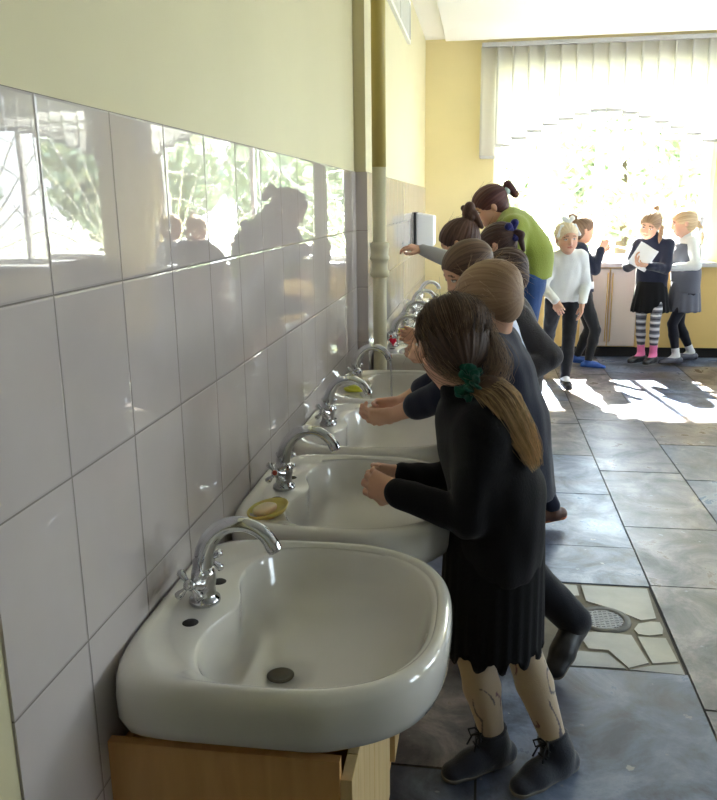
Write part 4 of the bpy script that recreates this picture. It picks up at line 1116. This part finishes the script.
f = wrinkle(U(pr), .0014, 190, (1, 1, 1)); lo, hi = bbox_of(pr); V, Q = isomesh(f, lo, hi, .002)
tag(obj('scrunchie', npmesh('scrunchie', V, Q, None, r1.location), M_teal, r1), label='crumpled dark green scrunchie')
# ponytail falling over her back
path = [tie1, at(490, 388, 1.650), at(504, 402, 1.635), at(517, 425, 1.640), at(529, 448, 1.648), at(536, 466, 1.655)]
wid = [.018, .027, .032, .031, .024, .012]
def ppos(t):
    x = t*(len(path)-1); i = min(int(x), len(path)-2); return path[i]+(path[i+1]-path[i])*(x-i), wid[i]+(wid[i+1]-wid[i])*(x-i)
PD, PL = np.array(srgb(78, 56, 42)[:3]), np.array(srgb(232, 200, 152)[:3])
wd2 = [.016, .022, .024, .020, .010, .002]; pr = [P_flat(a, b, wa, wb, (0.2, -1, .25), .55, .01) for a, b, wa, wb in zip(path[:-1], path[1:], wd2[:-1], wd2[1:])]
lo, hi = bbox_of(pr); V, Q = isomesh(U(pr), lo, hi, .003)
def pcol(P):
    t = np.clip((tie1[2]+.01-P[:, 2])/(tie1[2]-path[-1][2]), 0, 1); n = .5+.5*np.sin(P[:, 0]*900+P[:, 2]*500)
    k = np.clip(t*.85+.15*n*t, 0, 1)[:, None]; return PD*(1-k)+PL*k
pt = obj('ponytail', npmesh('ponytail', V, Q, pcol, r1.location), M_hair, r1); pt['label'] = 'ponytail fading from dark brown to blond at the tip'
def strand(i):
    rn2 = np.random.RandomState(i+50); a, q = rn2.rand()*6.28, rn2.rand()**.5; pts = []
    end = .72+.33*rn2.rand(); ph = rn2.rand()*6
    for k in range(9):
        t = k/8*end; c, w_ = ppos(min(t, 1)); 
        if t > 1: c = c+(path[-1]-path[-2])*(t-1)*4
        off = e1_*0
        w2 = w_*(1.0+.25*math.sin(ph+k*.5))*q*(1.1 if t < .9 else 1.3)
        sd = nrm(np.cross(path[3]-path[1], [.2, -1, .25])); dp = nrm([.2, -1, .25])
        pts.append(c+sd*math.cos(a)*w2+dp*math.sin(a)*w2*.6+rn2.normal(size=3)*.0006)
    m_ = rn2.rand(); return pts, PD*(1-.5*m_)+PL*.5*m_, PL*(.75+.5*m_)
fringe_strands('ponytail_strands', r1, None, 560, strand, M_hair, rad=.0008)
def hstrand(i):          # strands combed from crown to the tie
    rn2 = np.random.RandomState(i+900); F, L, Uu = frame(lk1); h = h1
    d = nrm(rn2.normal(size=3)); p0 = d
    if d@F > .35: d = nrm(d-F*(d@F)*1.4)
    C = hc1+(-F*.075+Uu*.155)*h; S = np.stack([F*.478*h, L*.398*h, Uu*.378*h])
    tdir = np.array([(tie1-C)@F/.478/h, (tie1-C)@L/.398/h, (tie1-C)@Uu/.378/h]); tdir = tdir/np.linalg.norm(tdir)
    u0 = np.array([d@F, d@L, d@Uu]); pts = []
    r_ = 1.0+.03*rn2.rand()+(.06*rn2.rand() if rn2.rand() < .2 else 0)
    n = 9; end = .6+.4*rn2.rand()
    for k in range(n):
        t = k/(n-1)*end; u = u0*(1-t)+tdir*t; u = u/np.linalg.norm(u); pts.append(C+(u*(r_+.02*math.sin(k+i)))@S)
    m_ = rn2.rand()**1.3; return pts, np.array(DK[:3])*(1-.6*m_)+np.array(SB[:3])*.6*m_, np.array(DK[:3])*(1-m_)+np.array(SB2[:3])*m_
fringe_strands('hair_strands', r1, None, 800, hstrand, M_hair, rad=.0007)

def wavy(i):
    rn2 = np.random.RandomState(i+3000); F, L, Uu = frame(lk1); h = h1
    s_ = -1 if rn2.rand() < .8 else 1
    p = hc1+F*(.15-.45*rn2.rand())*h+L*s_*(.30+.10*rn2.rand())*h+Uu*(.30-.35*rn2.rand())*h; tgt = tie1+(path[1]-tie1)*rn2.rand()*1.3+rn2.normal(size=3)*.008
    pts = []; ph = rn2.rand()*6; out = nrm(L*s_-F*.2); am = .010+.040*rn2.rand()**1.5
    for k in range(12):
        t = k/11; pts.append(p*(1-t)+tgt*t+out*(am*math.sin(PI*t)+.003*math.sin(ph+t*14))+Uu*(-.022*math.sin(PI*t)+.002*math.sin(ph*2+t*17)))
    m_ = .25+.6*rn2.rand(); c = np.array(DK[:3])*(1-m_)+np.array(SB2[:3])*m_; return pts, c*.8, c
fringe_strands('loose_hair', r1, None, 280, wavy, M_hair, rad=.0006)

# fair-haired child behind her
build_person(dict(label='fair short-haired child in a navy jacket with bare forearms over the third washbasin', base=(.76, 2.26, 0), H=1.19, vox=.004,
    pelvis=(.640, 2.27, .575), mid=(.645, 2.27, .71), neck=(.585, 2.27, .945), head=(.572, 2.255, 1.055), look=(-.80, .42, -.45), fwd=(-.97, .15, 0), pfwd=(-.97, -.1, 0), thick=1.0, hs=1.2,
    armL=dict(w=at(393, 415, 2.30), cuff=.45, pole=(.6, -.3, -.7), hand=dict(d=(-.95, .15, -.15), n=(.05, .75, .6), curl=(.5, .55, .6, .7), thumb=.6)),
    armR=dict(w=at(398, 404, 2.42), cuff=.45, pole=(.5, .5, -.6), hand=dict(d=(-.95, -.25, -.18), n=(0, -.85, -.2), curl=(.7, .75, .8, .9), thumb=.5)),
    legL=dict(a=(.60, 2.20, .058), toe=(-1, -.1, 0), pole=(-1, 0, 0)), legR=dict(a=(.842, 2.20, .135), toe=(-.42, -.75, -.42), ln=1.25, down=(-.2, -.3, -.9), pole=(-1, 0, 0)),
    top=dict(name='jacket', mat=M_navy, g=.014, hem=(.68, 2.27, .50), hr=.098, wr=.003, wf=40, sg=1.0),
    bottom=dict(kind='trousers', mat=M_dtro, g=.014, e=1.0, fl=.006), shoe=dict(mat=M_bshoe, sm=mat('worn_grey_sole', srgb(112, 100, 88), .7), g=.008, sole=.010),
    hair=dict(style='short', c0=SB, c1=SB2, fly=90, amt=.35)))
# boy bending over the fourth / fifth basin
build_person(dict(label='brown-haired boy in a pale shirt bending over the basin beside the wall pipe', base=(.72, 3.02, 0), H=1.2, vox=.005,
    pelvis=(.630, 3.02, .585), mid=(.635, 3.02, .715), neck=(.578, 3.01, .945), head=(.500, 2.995, 1.078), look=(-.85, -.42, -.45), fwd=(-1, 0, 0),
    armL=dict(w=at(426, 358, 3.02), cuff=.4, pole=(.4, -.6, -.6), hand=dict(d=(-.85, .1, .35), n=(.3, .9, 0), curl=(.6, .7, .8, .8), thumb=.5)),
    armR=dict(w=at(421, 336, 3.2), cuff=.4, pole=(.5, .5, -.6), hand=dict(d=(-.9, -.1, .15), n=(.1, -.9, .2), curl=(.6, .65, .7, .8), thumb=.5)),
    legL=dict(a=(.66, 2.94, .058), toe=(-1, 0, 0)), legR=dict(a=(.73, 3.10, .058), toe=(-1, 0, 0)),
    top=dict(name='shirt', mat=M_pale, g=.010, hem=(.63, 3.02, .56), wr=.003, wf=40), bottom=dict(kind='trousers', mat=M_dtro), shoe=dict(mat=M_bshoe, sm=M_dsole),
    hair=dict(style='short', c0=srgb(74, 56, 46), c1=srgb(120, 94, 74), fly=0)))
# child in charcoal sweater
build_person(dict(label='dark-haired child in a charcoal sweater with an elbow pushed back, orange-soled shoe', base=(.83, 3.40, 0), H=1.16, vox=.005,
    pelvis=(.705, 3.42, .565), mid=(.71, 3.42, .69), neck=(.680, 3.41, .90), head=(.645, 3.40, 1.03), look=(-.9, .15, -.35), fwd=(-1, 0, 0),
    sl=(.700, 3.31, .85), armL=dict(w=(.70, 3.20, .63), pole=(1, 0, -.2), hand=dict(d=(-1, -.1, -.2), n=(0, 1, 0), curl=(.9, .9, 1, 1), thumb=.6)),
    armR=dict(w=(.50, 3.55, .74), pole=(.5, .5, -.6), hand=dict(d=(-.9, 0, -.1), n=(0, -1, 0))),
    legL=dict(a=(.868, 3.24, .085), toe=(-.94, -.25, -.12), down=(-.1, 0, -1)), legR=dict(a=(.80, 3.52, .058), toe=(-1, 0, 0)),
    top=dict(name='sweater', mat=M_grey, g=.017, hem=(.71, 3.42, .53), wr=.003, wf=40, sg=1.2), bottom=dict(kind='trousers', mat=M_navy), shoe=dict(mat=mat('brown_shoe', srgb(92, 60, 46), .5), sm=M_osole, sole=.012),
    hair=dict(style='long', c0=srgb(58, 44, 40), c1=srgb(92, 72, 62), fly=30)))
# girl with bun reaching for the dispenser
build_person(dict(label='dark-haired girl with a braided bun reaching a light grey sleeve towards the dispenser', base=(.60, 4.0, 0), H=1.22, vox=.005,
    pelvis=(.600, 4.0, .60), mid=(.605, 4.0, .74), neck=(.515, 4.0, .995), head=(.440, 4.0, 1.135), look=(-.9, .15, -.42), fwd=(-1, 0, 0),
    armL=dict(w=at(422, 250, 3.84), pole=(0, -1, .35), hand=dict(d=(-.95, -.05, .25), n=(0, .3, -.9), curl=(.4, .6, .8, .9), thumb=.4)),
    armR=dict(w=(.36, 4.12, .80), pole=(.5, .5, -.6), hand=dict(d=(-.9, 0, -.1), n=(0, -1, 0))),
    legL=dict(a=(.60, 3.93, .058), toe=(-1, 0, 0)), legR=dict(a=(.62, 4.09, .058), toe=(-1, 0, 0)),
    top=dict(name='sweater', mat=M_lgrey, g=.010, hem=(.6, 4.0, .57), wr=.003, wf=40), bottom=dict(kind='trousers', mat=M_blk), shoe=dict(mat=M_bshoe, sm=M_dsole),
    hair=dict(style='long', tie=(-.45, 0, .45), c0=srgb(62, 42, 36), c1=srgb(100, 72, 60), fly=20, extra=[((-.44, -.02, .50), (-.55, .03, .62), .13, .12, .08), ((-.50, .08, .38), (-.40, -.05, .66), .07, .07, .03), ((-.58, .0, .45), (-.62, .02, .1), .09, .05, .05)])))
# girl with navy bow
build_person(dict(label='dark-haired girl with a navy bow, standing in front of the bending woman', base=(.76, 4.34, 0), H=1.2, vox=.006, far=True,
    pelvis=(.690, 4.34, .59), mid=(.695, 4.34, .73), neck=(.665, 4.33, .975), head=(.630, 4.32, 1.110), look=(-.9, .25, -.35), fwd=(-1, 0, 0),
    armL=dict(w=(.48, 4.25, .80), pole=(.4, -.4, -.8), hand=dict(d=(-.9, 0, 0), n=(0, 1, 0))), armR=dict(w=(.50, 4.42, .80), pole=(.4, .4, -.8), hand=dict(d=(-.9, 0, 0), n=(0, -1, 0))),
    legL=dict(a=(.76, 4.27, .058), toe=(-1, 0, 0)), legR=dict(a=(.78, 4.42, .058), toe=(-1, 0, 0)),
    top=dict(name='sweater', mat=M_brown, g=.010, hem=(.76, 4.34, .55), wr=.003, wf=40), bottom=dict(kind='trousers', mat=M_blk), shoe=dict(mat=M_bshoe, sm=M_dsole),
    hair=dict(style='long', tie=(-.5, 0, .05), c0=srgb(50, 36, 36), c1=srgb(84, 60, 54), fly=20, extra=[((-.50, .0, .10), (-.66, .12, .02), .13, .10, .08), ((-.62, .1, .0), (-.60, .12, -.35), .09, .05, .06)],
              bands=[('hair_bow', M_bow, [((-.50, .05, .15), (-.46, .22, .30), .035, .10, .02), ((-.50, .05, .15), (-.60, .10, .34), .035, .10, .02), ((-.50, .05, .15), (-.52, .16, -.02), .035, .08, .02)], 'navy blue hair bow')])))
# the woman
build_person(dict(label='woman in a lime green sweater and blue jeans leaning over the children', base=(.87, 4.88, 0), H=1.64, vox=.006, far=True, adult=1, hh=.225,
    pelvis=(.805, 4.86, .875), mid=(.818, 4.86, 1.04), neck=(.700, 4.85, 1.225), head=(.590, 4.84, 1.300), look=(-.86, -.18, -.50), fwd=(-.9, 0, -.45), pfwd=(-1, 0, 0), sw=.105*1.64, thick=1.04,
    armL=dict(w=(.52, 4.66, .94), pole=(.5, -.4, -.7), hand=dict(d=(-.9, 0, -.2), n=(0, 0, -1))), armR=dict(w=(.50, 5.02, .96), pole=(.5, .5, -.7), hand=dict(d=(-.9, 0, -.2), n=(0, 0, -1))),
    legL=dict(a=(.80, 4.78, .078), toe=(-1, -.1, 0)), legR=dict(a=(.84, 5.0, .078), toe=(-1, .1, 0)),
    top=dict(name='sweater', mat=M_green, g=.012, hem=(.81, 4.86, .88), hemn=(.12, 0, -1), wr=.003, wf=28, hr=.08, neck=.25), bottom=dict(kind='trousers', mat=M_jean, g=.010), shoe=dict(mat=M_bshoe, sm=M_dsole),
    hair=dict(style='long', tie=(-.5, 0, .1), c0=CR, c1=CR2, fly=20, extra=[((-.42, 0, .12), (-.64, 0, .14), .09, .10, .04), ((-.66, 0, .24), (-.72, 0, -.06), .12, .10, .04)],
              bands=[('hair_tie', mat('pale_hair_tie', srgb(190, 210, 206), .6), [((-.555, .03, .13), (-.56, -.03, .13), .105, .105, .01)], 'pale hair tie')])))
# girl in white turtleneck
Y = 5.9
build_person(dict(label='girl in a white turtleneck and black trousers facing the camera, white headband', base=tuple(at(560, 380, 5.95)[:1])+(5.95, 0), H=1.2, vox=.0055, far=True, thick=.84, sw=.088*1.2,
    pelvis=at(563, 299, 6.0), mid=at(566, 279, 5.98), neck=at(567, 254, 5.93), head=at(567, 238, 5.90), look=(.22, -1, -.12), hup=(-.06, 0, 1), fwd=(.15, -1, 0),
    armL=dict(w=at(582, 305, 5.85), pole=(.3, .5, -.2), hand=dict(d=(-.05, -.15, -1), n=(-1, -.1, 0), curl=(.3, .35, .4, .5))),
    armR=dict(w=at(556, 301, 5.76), pole=(-.6, .4, -.2), hand=dict(d=(.45, -.1, -.85), n=(.2, .9, 0), curl=(.25, .3, .35, .4))),
    legL=dict(a=at(565, 378, 5.82), toe=(.15, -1, 0), pole=(.1, -1, 0)), legR=dict(a=at(545, 361, 6.38), toe=(-.15, -1, 0), pole=(-.2, -1, 0)),
    top=dict(name='turtleneck', mat=M_wht, g=.011, hem=at(563, 301, 6.0), wr=.003, wf=40, neck=.8), bottom=dict(kind='trousers', mat=M_blk), shoe=dict(mat=M_bshoe, sm=M_dsole, low=True), sock=M_wsock, sockh=.12,
    hair=dict(style='long', c0=srgb(206, 186, 156), c1=srgb(232, 218, 190), fly=0, bands=[('headband', M_wbow, [((.20, .36, .12), (.12, .22, .42), .05, .05, .02), ((.12, .22, .42), (.12, -.22, .42), .05, .05, .02), ((.12, -.22, .42), (.20, -.36, .12), .05, .05, .02), ((.05, .05, .52), (.0, .16, .64), .05, .09, .02), ((.05, .05, .52), (.0, -.10, .64), .05, .09, .02)], 'white headband with bow')])))
# girl in dark cardigan behind her
build_person(dict(label='girl in a dark cardigan with white belt and blue shoes, turned to the window', base=tuple(at(583, 360, 6.8)[:1])+(6.8, 0), H=1.2, vox=.006, far=True, thick=.86, sw=.088*1.2,
    pelvis=at(582, 296, 6.8), mid=at(580, 278, 6.8), neck=at(578, 245, 6.8), head=at(583, 230, 6.78), look=(.92, .25, -.05), fwd=(.9, .1, 0),
    armR=dict(w=at(601, 249, 6.68), pole=(.1, -.3, -1), hand=dict(d=(.45, 0, .9), n=(-.2, 1, 0))), armL=dict(w=at(602, 252, 6.95), pole=(.1, .3, -1), hand=dict(d=(.4, 0, .9), n=(0, -1, 0))),
    legR=dict(a=at(588, 361, 6.72), toe=(.95, -.3, 0), pole=(1, 0, 0)), legL=dict(a=at(577, 356, 6.9), toe=(.9, -.4, 0), pole=(1, 0, 0)),
    top=dict(name='cardigan', mat=M_navy, g=.011, hem=at(582, 291, 6.8), wr=.003, wf=40), bottom=dict(kind='trousers', mat=M_blk, g=.006), shoe=dict(mat=M_blue, sm=M_dsole),
    bands=[('belt', M_wbow, .024, at(582, 288, 6.8)[2], at(582, 281, 6.8)[2], 'white belt')],
    hair=dict(style='long', tie=(-.4, 0, .4), c0=BR, c1=BR2, fly=0, extra=[((-.35, 0, .42), (-.5, 0, .5), .13, .12, .06)])))
# girl in navy with striped leggings
def stripes(P):
    c = np.tile(np.array(srgb(96, 96, 104)[:3]), (len(P), 1)); k = (np.sin(P[:, 2]*2*PI/.052)+.35*np.sin(P[:, 2]*2*PI/.017)) > .25
    c[k] = srgb(196, 194, 198)[:3]; c[np.sin(P[:, 2]*2*PI/.052) < -.85] = srgb(44, 42, 52)[:3]; return c
M_strip = mat('striped_leggings', srgb(128, 128, 128), .9, attr='Col', sheen=.2)
build_person(dict(label='girl in navy jumper, black skirt, striped leggings and pink socks holding a sheet', base=tuple(at(645, 362, 6.8)[:1])+(6.82, 0), H=1.21, vox=.0055, far=True, sw=.092*1.2,
    pelvis=at(651, 290, 6.85), mid=at(652, 272, 6.85), neck=at(654, 240, 6.82), head=at(650, 225, 6.76), look=(-.45, -.85, -.35), hup=(.25, 0, 1), fwd=(-.4, -.9, 0), thick=.82,
    armR=dict(w=at(636, 263, 6.66), pole=(-.4, .3, -.8), hand=dict(d=(-.1, -.2, .95), n=(.9, -.2, 0), curl=(.4, .45, .5, .6))), armL=dict(w=at(649, 266, 6.60), pole=(.6, .2, -.7), hand=dict(d=(-.95, -.1, .1), n=(-.1, .5, .8), curl=(.4, .45, .5, .6))),
    legR=dict(a=at(641, 354, 6.80), toe=(-.75, -.6, 0), pole=(-.3, -1, 0)), legL=dict(a=at(653, 355, 6.72), toe=(-.6, -.8, 0), pole=(-.3, -1, 0)),
    top=dict(name='jumper', mat=M_navy, g=.014, hem=at(651, 292, 6.85), wr=.003, wf=40, neck=.5), bottom=dict(kind='skirt', mat=M_skirt, hem=at(650, 312, 6.8)[2], r0=.092, r1=.124, sq=1.0, tights=M_strip, tpaint=stripes), shoe=dict(mat=M_bshoe, sm=M_dsole, low=True), sock=M_psock, sockh=.42,
    hair=dict(style='long', c0=SB, c1=SB2, fly=0, extra=[((-.4, 0, .4), (-.45, 0, .5), .12, .11, .06), ((-.2, .4, -.1), (.1, .5, -.75), .10, .06, .08)])))
# girl in white blouse and pinafore
build_person(dict(label='blond girl in a white blouse and grey pinafore with a braid, turned to her neighbour', base=tuple(at(684, 358, 6.9)[:1])+(6.9, 0), H=1.22, vox=.0055, far=True, thick=.86, sw=.088*1.2,
    pelvis=at(685, 290, 6.92), mid=at(686, 272, 6.92), neck=at(686, 239, 6.92), head=at(683, 223, 6.90), look=(-.93, -.05, -.18), fwd=(-.9, -.25, 0),
    armL=dict(w=at(672, 268, 6.74), pole=(.6, -.5, -.4), hand=dict(d=(-.95, 0, -.1), n=(0, .8, .4), curl=(.3, .35, .4, .5))), armR=dict(w=at(672, 262, 7.0), pole=(.6, .3, -.6), hand=dict(d=(-.95, 0, -.1), n=(0, -.9, 0))),
    legL=dict(a=at(676, 356, 6.83), toe=(-.97, -.25, 0), pole=(-1, 0, 0)), legR=dict(a=at(691, 352, 7.02), toe=(-.97, -.25, 0), pole=(-1, 0, 0)),
    top=dict(name='blouse', mat=M_wht, g=.010, hem=at(685, 292, 6.92), wr=.003, wf=40, neck=.35), bands=[('pinafore_bodice', M_pina, .028, at(685, 292, 6.92)[2], at(685, 243, 6.92)[2], None)],
    bottom=dict(kind='skirt', mat=M_pina, hem=at(685, 311, 6.9)[2], r0=.088, r1=.112, sq=1.0, pleats=12, tights=M_btight), shoe=dict(mat=mat('grey_shoe', srgb(84, 84, 96), .5), sm=M_dsole, low=True), sock=M_wsock, sockh=.22,
    hair=dict(style='long', c0=BL, c1=BL2, fly=0, tie=(-.5, 0, .0), extra=[((-.45, .0, .0), (-.60, .0, -.3), .12, .09, .06), ((-.60, .0, -.3), (-.58, 0, -.9), .09, .05, .04), ((-.60, 0, -.5), (-.62, 0, -.7), .09, .07, .02)],
              bands=[('hair_ribbon', M_wbow, [((-.6, 0, -.30), (-.70, .05, .05), .04, .09, .02), ((-.6, 0, -.3), (-.75, .0, -.75), .04, .07, .02), ((-.6, 0, -.3), (-.55, .12, -.40), .05, .09, .02)], 'white hair ribbon')])))
# the sheet of white paper
bm = bmesh.new(); c = at(643, 257, 6.60); ex = nrm(V3(.86, -.1, -.45)); ey = nrm(V3(.45, -.25, .86)); n_ = 12; g_ = []
for i in range(n_+1):
    for j in range(n_+1):
        u, w_ = i/n_-.5, j/n_-.5; p = ex*u*.15+ey*w_*.19+np.cross(ex, ey)*(.018*math.sin(u*5)+.02*w_*u); g_.append(bm.verts.new(p))
for i in range(n_):
    for j in range(n_): k = i*(n_+1)+j; bm.faces.new((g_[k], g_[k+1], g_[k+n_+2], g_[k+n_+1]))
o = obj('paper_sheet', bm, mat('white_paper', srgb(244, 244, 244), .8)); o.location = c; md = o.modifiers.new('s', 'SOLIDIFY'); md.thickness = .0008
tag(o, 'white sheet of paper held by the girl in striped leggings', 'paper')
# ---------------------------------------------------------------- outdoors and light
w = bpy.data.worlds.new('World'); SC.world = w; w.use_nodes = True; nt = w.node_tree
bg = nt.nodes['Background']; tc = nt.nodes.new('ShaderNodeTexCoord'); sp_ = nt.nodes.new('ShaderNodeSeparateXYZ'); nt.links.new(tc.outputs['Generated'], sp_.inputs[0])
rp = nt.nodes.new('ShaderNodeValToRGB'); nt.links.new(sp_.outputs[2], rp.inputs[0]); rp.color_ramp.elements[0].position = .0; rp.color_ramp.elements[0].color = (.95, .97, 1, 1)
rp.color_ramp.elements[1].position = .35; rp.color_ramp.elements[1].color = (.70, .84, 1, 1)
nt.links.new(rp.outputs[0], bg.inputs[0]); bg.inputs[1].default_value = SKY
sd = bpy.data.lights.new('sun', 'SUN'); sd.energy = SUN; sd.angle = R_(1.2); sd.color = (1, .96, .9)
so = bpy.data.objects.new('sun', sd); COL.objects.link(so)
dirv = Vector(SUNDIR).normalized(); so.rotation_euler = dirv.to_track_quat('-Z', 'Y').to_euler()
def portal(loc, rot, sx, sy):
    d = bpy.data.lights.new('portal', 'AREA'); d.shape = 'RECTANGLE'; d.size = sx; d.size_y = sy; d.energy = 1
    d.cycles.is_portal = True
    o = bpy.data.objects.new('portal', d); COL.objects.link(o); o.location = loc; o.rotation_euler = rot
for a, b in W: portal(((a+b)/2, YB+.30, (WZ0+WZ1)/2), (R_(-90), 0, 0), b-a, WZ1-WZ0)
for a, b in WR_ADDED: portal((X1+.27, (a+b)/2, 1.67), (0, R_(90), 0), 1.35, b-a)
M_grass = mat('lawn_grass', srgb(150, 154, 138), .9, var=.25, vscale=3)
bm = bmesh.new(); box(bm, -40, 60, YB+.3, 90, -.9, -.5); tag(obj('ground_outside', bm, M_grass, None, False), kind='structure')
M_leaf = mat('tree_leaves', srgb(120, 165, 70), .8, attr='Col'); M_bark = mat('tree_bark', srgb(96, 80, 64), .9, bump=.5)
def tree(x, y, h, r, seed, lab):
    rn = np.random.RandomState(seed); t = thing('tree', lab, 'tree', (x, y, -.5), 'trees outside the window')
    bm = bmesh.new(); tube(bm, [(0, 0, 0), (.05, 0, h*.4), (0, .05, h*.75)], [.16, .12, .05], 10); obj('trunk', bm, M_bark, t)
    n = 3200; d = rn.normal(size=(n, 3)); d /= np.linalg.norm(d, axis=1)[:, None]
    rr = r*(.55+.45*rn.rand(n)**.5)*(1+.25*np.sin(d[:, 0]*5+seed)*np.cos(d[:, 2]*4))
    c = d*rr[:, None]*np.array([1, 1, 1.15])+np.array([0, 0, h*.72])
    a = rn.normal(size=(n, 3)); a /= np.linalg.norm(a, axis=1)[:, None]; b = np.cross(a, rn.normal(size=(n, 3))); b /= np.linalg.norm(b, axis=1)[:, None]
    s = (.11+.1*rn.rand(n))[:, None]
    V = np.stack([c-a*s, c+b*s*.6, c+a*s, c-b*s*.6], 1).reshape(-1, 3); Q = np.arange(n*4).reshape(-1, 4)
    cc = np.array([.40, .49, .34])*(.7+.6*rn.rand(n, 1))+np.array([.06, .0, 0])*rn.rand(n, 1)
    tag(obj('foliage', npmesh('foliage', V, Q, np.repeat(cc, 4, 0)), M_leaf, t), kind='stuff')
for a in [(-2.5, 17, 5.5, 2.4, 1, 'green leafy tree outside, at the left of the bright window'), (3.6, 19, 3.6, 1.7, 2, 'pale green leafy tree seen faintly through the arch of the window'), (9.0, 23, 5.2, 2.3, 3, 'tall leafy tree outside beyond the right edge of the window'),
          (14, 17, 5.0, 2.4, 4, 'leafy tree reflected green in the leftmost wall tiles'), (6.2, 15.5, 3.4, 1.5, 5, 'low bushy tree outside between the two windows'), (0.6, 25, 3.8, 1.7, 6, 'low pale tree outside, left of the window centre'), (10.5, 14.5, 3.2, 1.4, 7, 'low bushy tree reflected between the first two tile columns')]: tree(*a)
SC.view_settings.exposure = EXPO
print('TIME', round(time.time()-T0, 1))
